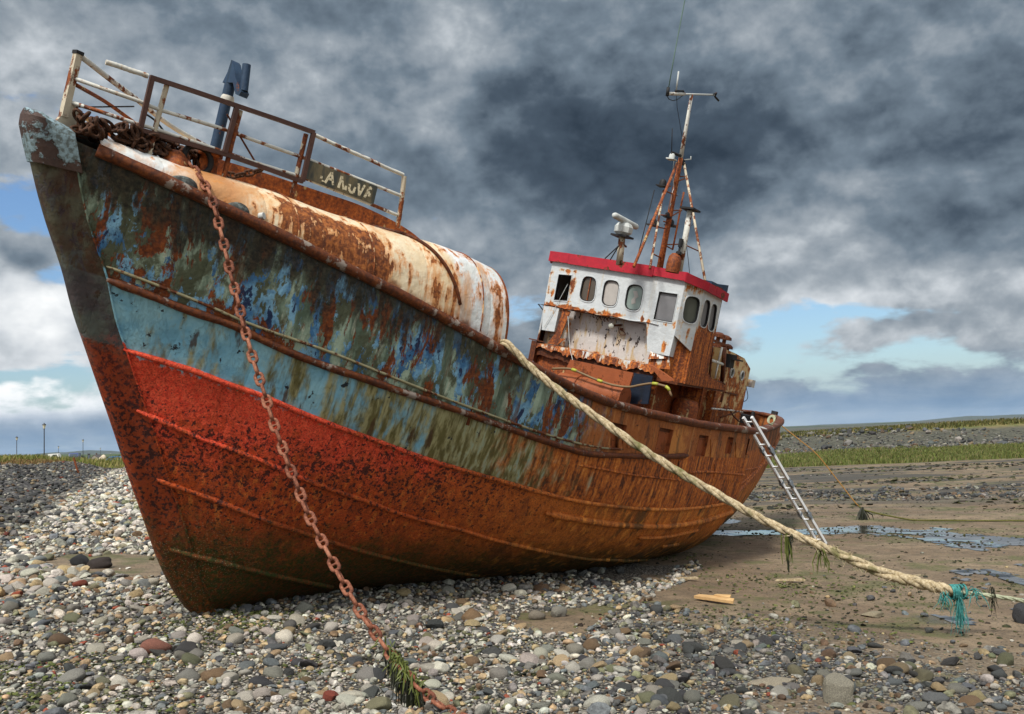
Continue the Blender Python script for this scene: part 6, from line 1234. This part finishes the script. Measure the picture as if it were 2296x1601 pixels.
# ------------------------------------------------------------------ far shore: posts, lamps, vehicles, hut, trees, hills
def at_d(px, py, d): r = ray(px, py); return C0 + r * (d / r[1])
p0, p1 = onG(178, 1061), None; r = ray(165, 1026); p1 = C0 + r * (p0[1] / r[1]); m = MB(); m.bar((0, 0, -.2), p1 - p0, .10, .10); o = m.build('stake', M_RUSTB, None); o.location = Vector(p0); tag(o, 'leaning rusty iron stake standing on the edge of the bank', 'post')
M_LBLACK = material('black lamp paint', lambda t: {'Base Color': (.018, .020, .024), 'Roughness': .5}); M_LGLASS = material('lantern glass', lambda t: {'Base Color': (.62, .58, .46), 'Roughness': .3})
for px, py, d, lab in ((99, 948, 137, 'tall black lamp post nearest the beach on the left'), (37.6, 978, 262, 'lamp post standing farthest left behind the grass'), (131, 1000, 430, 'short looking distant lamp post just right of the tallest one'), (186, 984.4, 275, 'lamp post rising behind the blue van'), (225, 1004, 500, 'distant lamp post beyond the pale hut'), (248, 1015, 850, 'tiny lamp post closest to the boat stem')):
    T = at_d(px, py, d); g = float(gz(T[0], T[1])); base = np.array([T[0], T[1], g - .1]); H = T[2] - g + .1; e = empty('lamp_post', base); tag(e, lab, 'street lamp', 'lamp posts on the promenade'); k = max(H / 5.3, .9)
    m = MB(); m.lathe((0, 0, 0), (0, 0, 1), [(.11 * k, 0), (.11 * k, .9), (.07 * k, 1.0), (.055 * k, H - .85 * k), (.10 * k, H - .82 * k), (.10 * k, H - .75 * k)], 10); m.build('pole', M_LBLACK, e, smooth=True, sharp=40); m = MB(); m.lathe((0, 0, H - .75 * k), (0, 0, 1), [(.10 * k, 0), (.21 * k, .45 * k), (0, .45 * k)], 6); m.build('lantern', M_LGLASS, e); m = MB(); m.lathe((0, 0, H - .30 * k), (0, 0, 1), [(.25 * k, 0), (.20 * k, .12 * k), (.07 * k, .2 * k), (.03 * k, .30 * k), (0, .30 * k)], 8); m.build('lamp_cap', M_LBLACK, e)
def paint(n, c, ro=.35): return material(n, lambda t: {'Base Color': c, 'Roughness': ro, 'spec': .5})
M_TYRE, M_CARGL = paint('tyre rubber', (.02, .02, .02), .8), paint('car glass', (.04, .06, .08), .1)
def vehicle(name, lab, cat, p, rz, L_, W_, prof, hood, col, wins):
    e = empty(name, p); e.rotation_euler = (0, 0, rz); tag(e, lab, cat); m = MB(); P = []
    for s in (-1, -.82, .82, 1): P.append([(x * L_, s * W_ / 2, z if abs(s) < .9 else z * .985 - .0) for x, z in prof])
    m.grid(np.array(P)); m.prism([(x * L_, -W_ / 2, z) for x, z in prof], (0, .01, 0)); m.prism([(x * L_, W_ / 2 - .01, z) for x, z in prof], (0, .01, 0)); m.build('body', paint(name + ' paint', col), e, smooth=True, sharp=30)
    for q in wins:
        for s in (-1, 1): m = MB(); m.prism([(x * L_, s * (W_ / 2 + .006), z) for x, z in q], (0, .004 * s, 0)); m.build('window', M_CARGL, e)
    for x_ in (-.32, .32):
        for s in (-1, 1): m = MB(); m.lathe((x_ * L_, s * (W_ / 2 - .1), .31), (0, 1, 0), [(0, -.11), (.31, -.11), (.31, .11), (0, .11)], 14); m.build('wheel', M_TYRE, e)
    return e
carp = [(-.5, .30), (-.5, .72), (-.47, .85), (-.40, 1.30), (-.34, 1.42), (.02, 1.44), (.10, 1.36), (.24, .95), (.44, .82), (.5, .66), (.5, .30)]; vanp = [(-.5, .32), (-.5, 1.7), (-.47, 1.95), (.2, 1.98), (.30, 1.85), (.40, 1.15), (.49, .95), (.5, .32)]
c = at_d(253, 1039, 205); vehicle('parked_car', 'bright blue estate car parked behind the grass beside the stem', 'car', (c[0], c[1], c[2]), R(186), 4.6, 1.75, carp, None, (.03, .22, .62), [[(-.40, .90), (-.35, 1.34), (-.16, 1.36), (-.16, .90)], [(-.14, .90), (-.14, 1.36), (.03, 1.36), (.20, .92)]])
c = at_d(167, 1033, 225); e = vehicle('parked_van', 'dark blue van facing the beach between two lamp posts', 'van', (c[0], c[1], c[2] - .2), R(-75), 4.6, 1.95, vanp, None, (.02, .04, .20), [[(-.1, 1.15), (-.1, 1.75), (.2, 1.78), (.33, 1.15)]])
m = MB(); m.prism([(.31 * 4.6, -.8, 1.80), (.31 * 4.6, .8, 1.80), (.405 * 4.6, .85, 1.18), (.405 * 4.6, -.85, 1.18)], (.02, 0, .01)); m.build('windscreen', M_CARGL, e)
c = at_d(124, 1030, 215); vehicle('parked_van', 'white van roof just showing over the grass behind the tall lamp post', 'van', (c[0], c[1], c[2] - .7), R(8), 2.7, 1.8, vanp, None, (.7, .7, .68), [[(-.1, 1.15), (-.1, 1.75), (.2, 1.78), (.33, 1.15)]])
c = at_d(199.5, 1034, 240); e = empty('notice_board', c); tag(e, 'dark upright notice board beside the hut', 'sign'); m = MB(); m.box((0, 0, .9), (.30, 0, 0), (0, .06, 0), (0, 0, .9)); m.box((0, 0, 1.84), (.34, 0, 0), (0, .09, 0), (0, 0, .05)); m.build('panel', M_LBLACK, e); m = MB(); m.box((.02, -.075, 1.0), (.12, 0, 0), (0, .01, 0), (0, 0, .5)); m.build('poster', paint('faded poster', (.12, .15, .22), .5), e)
c = at_d(212, 1034, 300); e = empty('hut', c); tag(e, 'small grey gabled hut with a chimney seen over the grass', 'hut'); m = MB(); m.prism([(-1.45, 0, 0), (1.45, 0, 0), (1.45, 0, .55), (-.1, 0, 1.85), (-1.45, 0, .75)], (0, 4, 0)); m.build('wall', paint('grey render', (.26, .23, .20), .9), e); m = MB(); m.prism([(-1.6, -.1, .66), (-.1, -.1, 1.92), (1.6, -.1, .5), (1.6, -.1, .60), (-.1, -.1, 2.05), (-1.6, -.1, .78)], (0, 4.2, 0)); rf_ = m.build('roof', paint('hut slate', (.10, .09, .09), .8), e); m = MB(); m.box((-.1, 1.6, 2.15), (.15, 0, 0), (0, .2, 0), (0, 0, .35)); m.build('chimney', paint('hut brick', (.10, .06, .05), .9), rf_)
c = at_d(224, 1035.5, 190); e = MB(); 
for k in range(5): V_, F_, _s = SH_MID[k]; e.add(V_ * np.array([.55, .4, .32 + .1 * k]) + np.array([k * .33 - .6, 0, .15 + .14 * k]), F_.tolist())
o = e.build('tarpaulin_heap', paint('cream tarpaulin', (.55, .47, .36), .8), None, smooth=True); o.location = Vector(c); tag(o, 'cream coloured covered heap between the hut and the blue car', 'heap')
def bush(px, py, d, w_, h_, lab):
    c = at_d(px, py, d); e = empty('bush', c); tag(e, lab, 'bush'); n = 900; q = RNG.normal(0, 1, (n, 3)); q /= np.linalg.norm(q, axis=1)[:, None]; q *= (RNG.random((n, 1)) ** .4) * (1 + .25 * np.sin(q[:, :1] * 5) + .2 * np.sin(q[:, 1:2] * 7)); q = q * [w_ / 2, w_ / 2.4, h_ / 2] + [0, 0, h_ * .5]; m = MB(); a = RNG.normal(0, .09 * h_, (n, 3, 3)); m.add((q[:, None] + a).reshape(-1, 3), [(3 * i, 3 * i + 1, 3 * i + 2) for i in range(n)]); m.build('foliage', material('dark leaves', lambda t: {'Base Color': t.mix(t.noise(t.obj(), 3, 4), (.012, .022, .010), (.035, .055, .018)), 'Roughness': .8}), e); m = MB(); m.tube([(0, 0, -.2), (0, 0, h_ * .6)], .07, 6); m.build('stem', M_RUST, e)
bush(183, 1033, 290, 2.6, 1.5, 'dark green bush right beside the blue van'); bush(237, 1033.5, 320, 4.0, 1.3, 'low dark bush behind the blue car'); bush(262, 1035, 300, 3.0, 1.8, 'dark bush half hidden by the boat stem')
HILL = [('hills', 2600, [(-400, 1032), (-100, 1026), (64, 1024), (110, 1020), (160, 1018), (200, 1019), (260, 1017), (320, 1015), (500, 1004)], (.055, .075, .035)), ('mountains', 9500, [(-500, 1034), (60, 1023), (100, 1019), (125, 1013.5), (142, 1019), (165, 1014), (180, 1010.5), (202, 1010), (228, 1017), (262, 1014), (400, 1012), (700, 990)], (.05, .06, .05)),
        ('hills', 4200, [(1500, 975), (1690, 960), (1741, 956.5), (1800, 955), (1870, 953.5), (1930, 952.5), (1985, 948), (2016, 946), (2044, 950), (2090, 951), (2170, 953), (2400, 948)], (.05, .065, .045)), ('mountains', 9500, [(1600, 965), (1900, 950), (2040, 946), (2120, 940), (2170, 931.5), (2196, 934.5), (2240, 931), (2271, 929), (2330, 934), (2600, 915)], (.05, .06, .05))]
for nm_, d, L, c in HILL:
    xs = np.linspace(L[0][0], L[-1][0], 160); ys = np.interp(xs, [q[0] for q in L], [q[1] for q in L]) + 1.2 * fbm(xs * .035, xs * 0 + d, 4, 3); T = np.array([at_d(a, b, d) for a, b in zip(xs, ys)]); P = []
    for k in np.linspace(-1, 1, 13):
        q = T.copy(); q[:, 1] += k * d * .16; lo = -22.; q[:, 2] = lo + (T[:, 2] - lo) * (1 - abs(k) ** 1.4) + (d * .0006) * fbm(T[:, 0] * 9 / d * 3, k * 3 + T[:, 0] * 0, 3, 5) * (abs(k) > .01) * (1 - abs(k)); P.append(q)
    m = MB(); m.grid(np.array(P)); o = m.build(nm_, material(nm_ + ' slope', lambda t, c=c: {'Base Color': t.mix(t.noise(t.obj(), .004, 7, .6), c, tuple(q * 1.7 for q in c)), 'Roughness': .95, 'spec': .1}), None, smooth=True); tag(o, kind='structure')
# ------------------------------------------------------------------ sky, sun
SUN_EL, SUN_AZ = R(52), R(205)               # direction the light comes FROM: azimuth clockwise from +Y
world = bpy.data.worlds.new('World'); scene.world = world; world.use_nodes = True; t = NT(world.node_tree); bg = world.node_tree.nodes['Background']; STR = .10
sky = t.node('ShaderNodeTexSky', sky_type='NISHITA'); sky.sun_disc = False; sky.sun_elevation = SUN_EL; sky.sun_rotation = SUN_AZ; sky.air_density = 1.3; sky.dust_density = .6; sky.ozone_density = 2.0
D = t.node('ShaderNodeTexCoord').outputs['Generated']; X, Y, Z = t.xyz(D); AZn = t.m('ARCTAN2', X, Y); HH = t.m('SQRT', t.m('ADD', t.m('MULTIPLY', X, X), t.m('MULTIPLY', Y, Y))); EL = t.m('ARCTAN2', Z, HH)
def azel(px, py): r = ray(px, py); return math.atan2(r[0], r[1]), math.atan2(r[2], math.hypot(r[0], r[1]))
pl = t.m('DIVIDE', 1.0, t.m('ADD', t.m('MAXIMUM', Z, 0), .16)); Q = t.comb(t.m('MULTIPLY', X, pl), t.m('MULTIPLY', Y, pl), 0)
AE = t.comb(AZn, t.m('MULTIPLY', EL, 1.2), 0)
big = t.noise(t.map(Q, loc=(3.1, 1.7, 0)), .75, 9, .56, .25); puff = t.noise(AE, 5.2, 10, .50, .12); puff2 = t.noise(t.map(AE, loc=(5, 5, 0)), 16, 8, .52, .15); fine = t.noise(t.map(AE, scale=(1, 1.3, 1)), 34, 6, .55, .1); wisp = t.noise(t.map(AE, scale=(1, 3.2, 1), loc=(2, 0, 0)), 6, 8, .6, .3)
warp = t.node('ShaderNodeTexNoise'); t.put(warp.inputs['Vector'], AE); t.put(warp.inputs['Scale'], 4.5); t.put(warp.inputs['Detail'], 5.0)
wx, wy, _ = t.xyz(warp.outputs['Color']); AZw = t.m('ADD', AZn, t.m('MULTIPLY', t.m('SUBTRACT', wx, .5), .16)); ELw = t.m('ADD', EL, t.m('MULTIPLY', t.m('SUBTRACT', wy, .5), .12))
def blob(px, py, rx, ry, amp, soft=1.0):
    a, e = azel(px, py); k = 1 / F; dx = t.m('DIVIDE', t.m('SUBTRACT', AZw, a), rx * k); dy = t.m('DIVIDE', t.m('SUBTRACT', ELw, e), ry * k); q = t.m('ADD', t.m('MULTIPLY', dx, dx), t.m('MULTIPLY', dy, dy)); return t.m('MULTIPLY', t.m('EXPONENT', t.m('MULTIPLY', q, -1.0)), amp)
def total(L, base):
    for q in L: base = t.m('ADD', base, blob(*q))
    return base
front = t.rng(Y, -.1, .25)
AEu = t.map(AE, loc=(.004, .030, 0)); AEv = t.map(AE, loc=(.002, .014, 0)); puffu = t.noise(AEu, 5.2, 10, .50, .12); puffv = t.noise(t.map(AEv, loc=(5, 5, 0)), 16, 8, .52, .15)
emb = t.m('ADD', t.m('MULTIPLY', t.m('SUBTRACT', puff, puffu), 1.5), t.m('MULTIPLY', t.m('SUBTRACT', puff2, puffv), .9))
L0 = t.m('ADD', t.m('MULTIPLY_ADD', emb, .55, .45), t.m('ADD', t.m('MULTIPLY', t.m('SUBTRACT', t.m('MULTIPLY_ADD', puff2, .28, t.m('MULTIPLY', puff, .72)), .5), .95), t.m('ADD', t.m('MULTIPLY', t.m('SUBTRACT', big, .5), .30), t.m('MULTIPLY', t.m('SUBTRACT', fine, .5), .26))))
LUM = total([(1450, 340, 470, 200, -.33), (1180, 330, 300, 130, -.20), (2160, 330, 260, 170, -.30), (1900, 60, 420, 90, -.10), (640, 40, 380, 75, -.20), (330, 170, 330, 130, .24), (1000, 130, 110, 190, .30), (1060, 560, 160, 70, .20), (1010, 420, 120, 70, .10), (1300, 130, 180, 90, .06), (1800, 120, 200, 120, .10), (1900, 450, 170, 60, .30), (1780, 590, 220, 90, .27), (2200, 640, 180, 70, .26), (1850, 700, 200, 45, .40), (2120, 760, 220, 40, .2), (90, 690, 190, 130, .62), (110, 905, 150, 42, .75), (60, 590, 70, 25, -.35), (60, 970, 300, 45, .02), (2000, 860, 400, 60, .02), (1250, 620, 110, 60, .12), (1150, 690, 80, 50, .15), (2100, 560, 140, 40, -.10), (1830, 470, 70, 30, -.12)], L0)
LUM = t.m('ADD', t.m('MULTIPLY', LUM, front), t.m('MULTIPLY', t.m('SUBTRACT', 1.0, front), t.m('ADD', L0, .52)))  # unseen sky behind the camera brightened to add fill light
LUM = t.m('ADD', LUM, t.rng(EL, .50, .85, 0, .38))  # clouds above the frame brightened too, as soft fill from overhead
cloud = t.ramp(t.rng(LUM, -.15, 1.15, smooth=False), [(.0, (.023, .036, .054)), (.20, (.050, .071, .098)), (.40, (.130, .168, .208)), (.56, (.25, .285, .32)), (.74, (.48, .51, .54)), (1, (.80, .81, .81))])
B0 = t.m('ADD', t.m('ADD', t.m('MULTIPLY_ADD', t.m('SUBTRACT', wisp, .5), 1.9, -.10), t.m('MULTIPLY', t.m('SUBTRACT', puff, .5), 1.5)), t.m('MULTIPLY', t.m('SUBTRACT', t.noise(t.map(AE, scale=(1, 1.7, 1), loc=(9, 2, 0)), 13, 8, .55, .2), .5), 2.2))
BLUE = total([(60, 505, 150, 45, .75), (140, 600, 90, 30, .45), (960, 480, 90, 55, .75), (1010, 600, 120, 30, .25), (1170, 725, 80, 55, .60), (1760, 735, 150, 34, .80), (2050, 810, 240, 24, .42), (1720, 800, 90, 40, .45), (1920, 905, 420, 40, .42), (2080, 520, 140, 18, .35), (2250, 600, 120, 16, .45), (40, 852, 160, 18, .75), (1700, 640, 40, 40, .25), (2000, 720, 280, 40, .22), (1950, 780, 430, 90, .22), (1150, 650, 160, 70, .25), (2200, 560, 140, 30, .2), (900, 330, 60, 30, .2), (1480, 350, 600, 260, -1.2), (640, 40, 500, 120, -.8), (2160, 300, 300, 220, -1.0)], B0)
bm_ = t.m('MULTIPLY', t.rng(BLUE, .16, .62), t.m('ADD', t.m('MULTIPLY', front, 1.0), t.m('MULTIPLY', t.m('SUBTRACT', 1.0, front), .35)))
skyc = t.mix(1.0, sky.outputs[0], (.60, .74, .95), 'MULTIPLY')
cl10 = t.mix(1.0, cloud, (10., 10., 10.), 'MULTIPLY'); colr = t.mix(bm_, cl10, skyc)
low_ = t.rng(EL, .075, .0); hz = t.mix(1.0, t.mix(t.rng(wisp, .35, .65), (.15, .26, .42), (.30, .39, .50)), (10., 10., 10.), 'MULTIPLY'); colr = t.mix(t.m('MULTIPLY', low_, .75), colr, hz)
t.put(bg.inputs['Color'], colr); bg.inputs['Strength'].default_value = STR
sl = bpy.data.lights.new('sun', 'SUN'); sl.energy = 3.1; sl.angle = R(10); sl.color = (1, .95, .87); so = bpy.data.objects.new('sun', sl); COL.objects.link(so)
dv = Vector((math.sin(SUN_AZ) * math.cos(SUN_EL), math.cos(SUN_AZ) * math.cos(SUN_EL), math.sin(SUN_EL))); so.rotation_euler = dv.to_track_quat('Z', 'Y').to_euler(); so.location = dv * 60
scene.view_settings.view_transform = 'Standard'; scene.view_settings.look = 'None'; scene.view_settings.exposure = 0.42; scene.view_settings.gamma = 1.0
scene.cycles.max_bounces = 6; scene.cycles.diffuse_bounces = 3; scene.cycles.glossy_bounces = 3; scene.cycles.caustics_reflective = False; scene.cycles.use_denoising = True
# ------------------------------------------------------------------ sea air
hz_ = MB(); hz_.box((0, 0, 52), (15000, 0, 0), (0, 15000, 0), (0, 0, 82)); ho = hz_.build('haze', bpy.data.materials.new('sea air'), None); mt_ = ho.data.materials[0]; mt_.use_nodes = True; nt_ = mt_.node_tree; nt_.nodes.clear(); ov = nt_.nodes.new('ShaderNodeOutputMaterial'); pv = nt_.nodes.new('ShaderNodeVolumePrincipled'); pv.inputs['Density'].default_value = 2.2e-5; pv.inputs['Color'].default_value = (.62, .80, 1, 1); nt_.links.new(pv.outputs[0], ov.inputs['Volume']); tag(ho, kind='stuff')
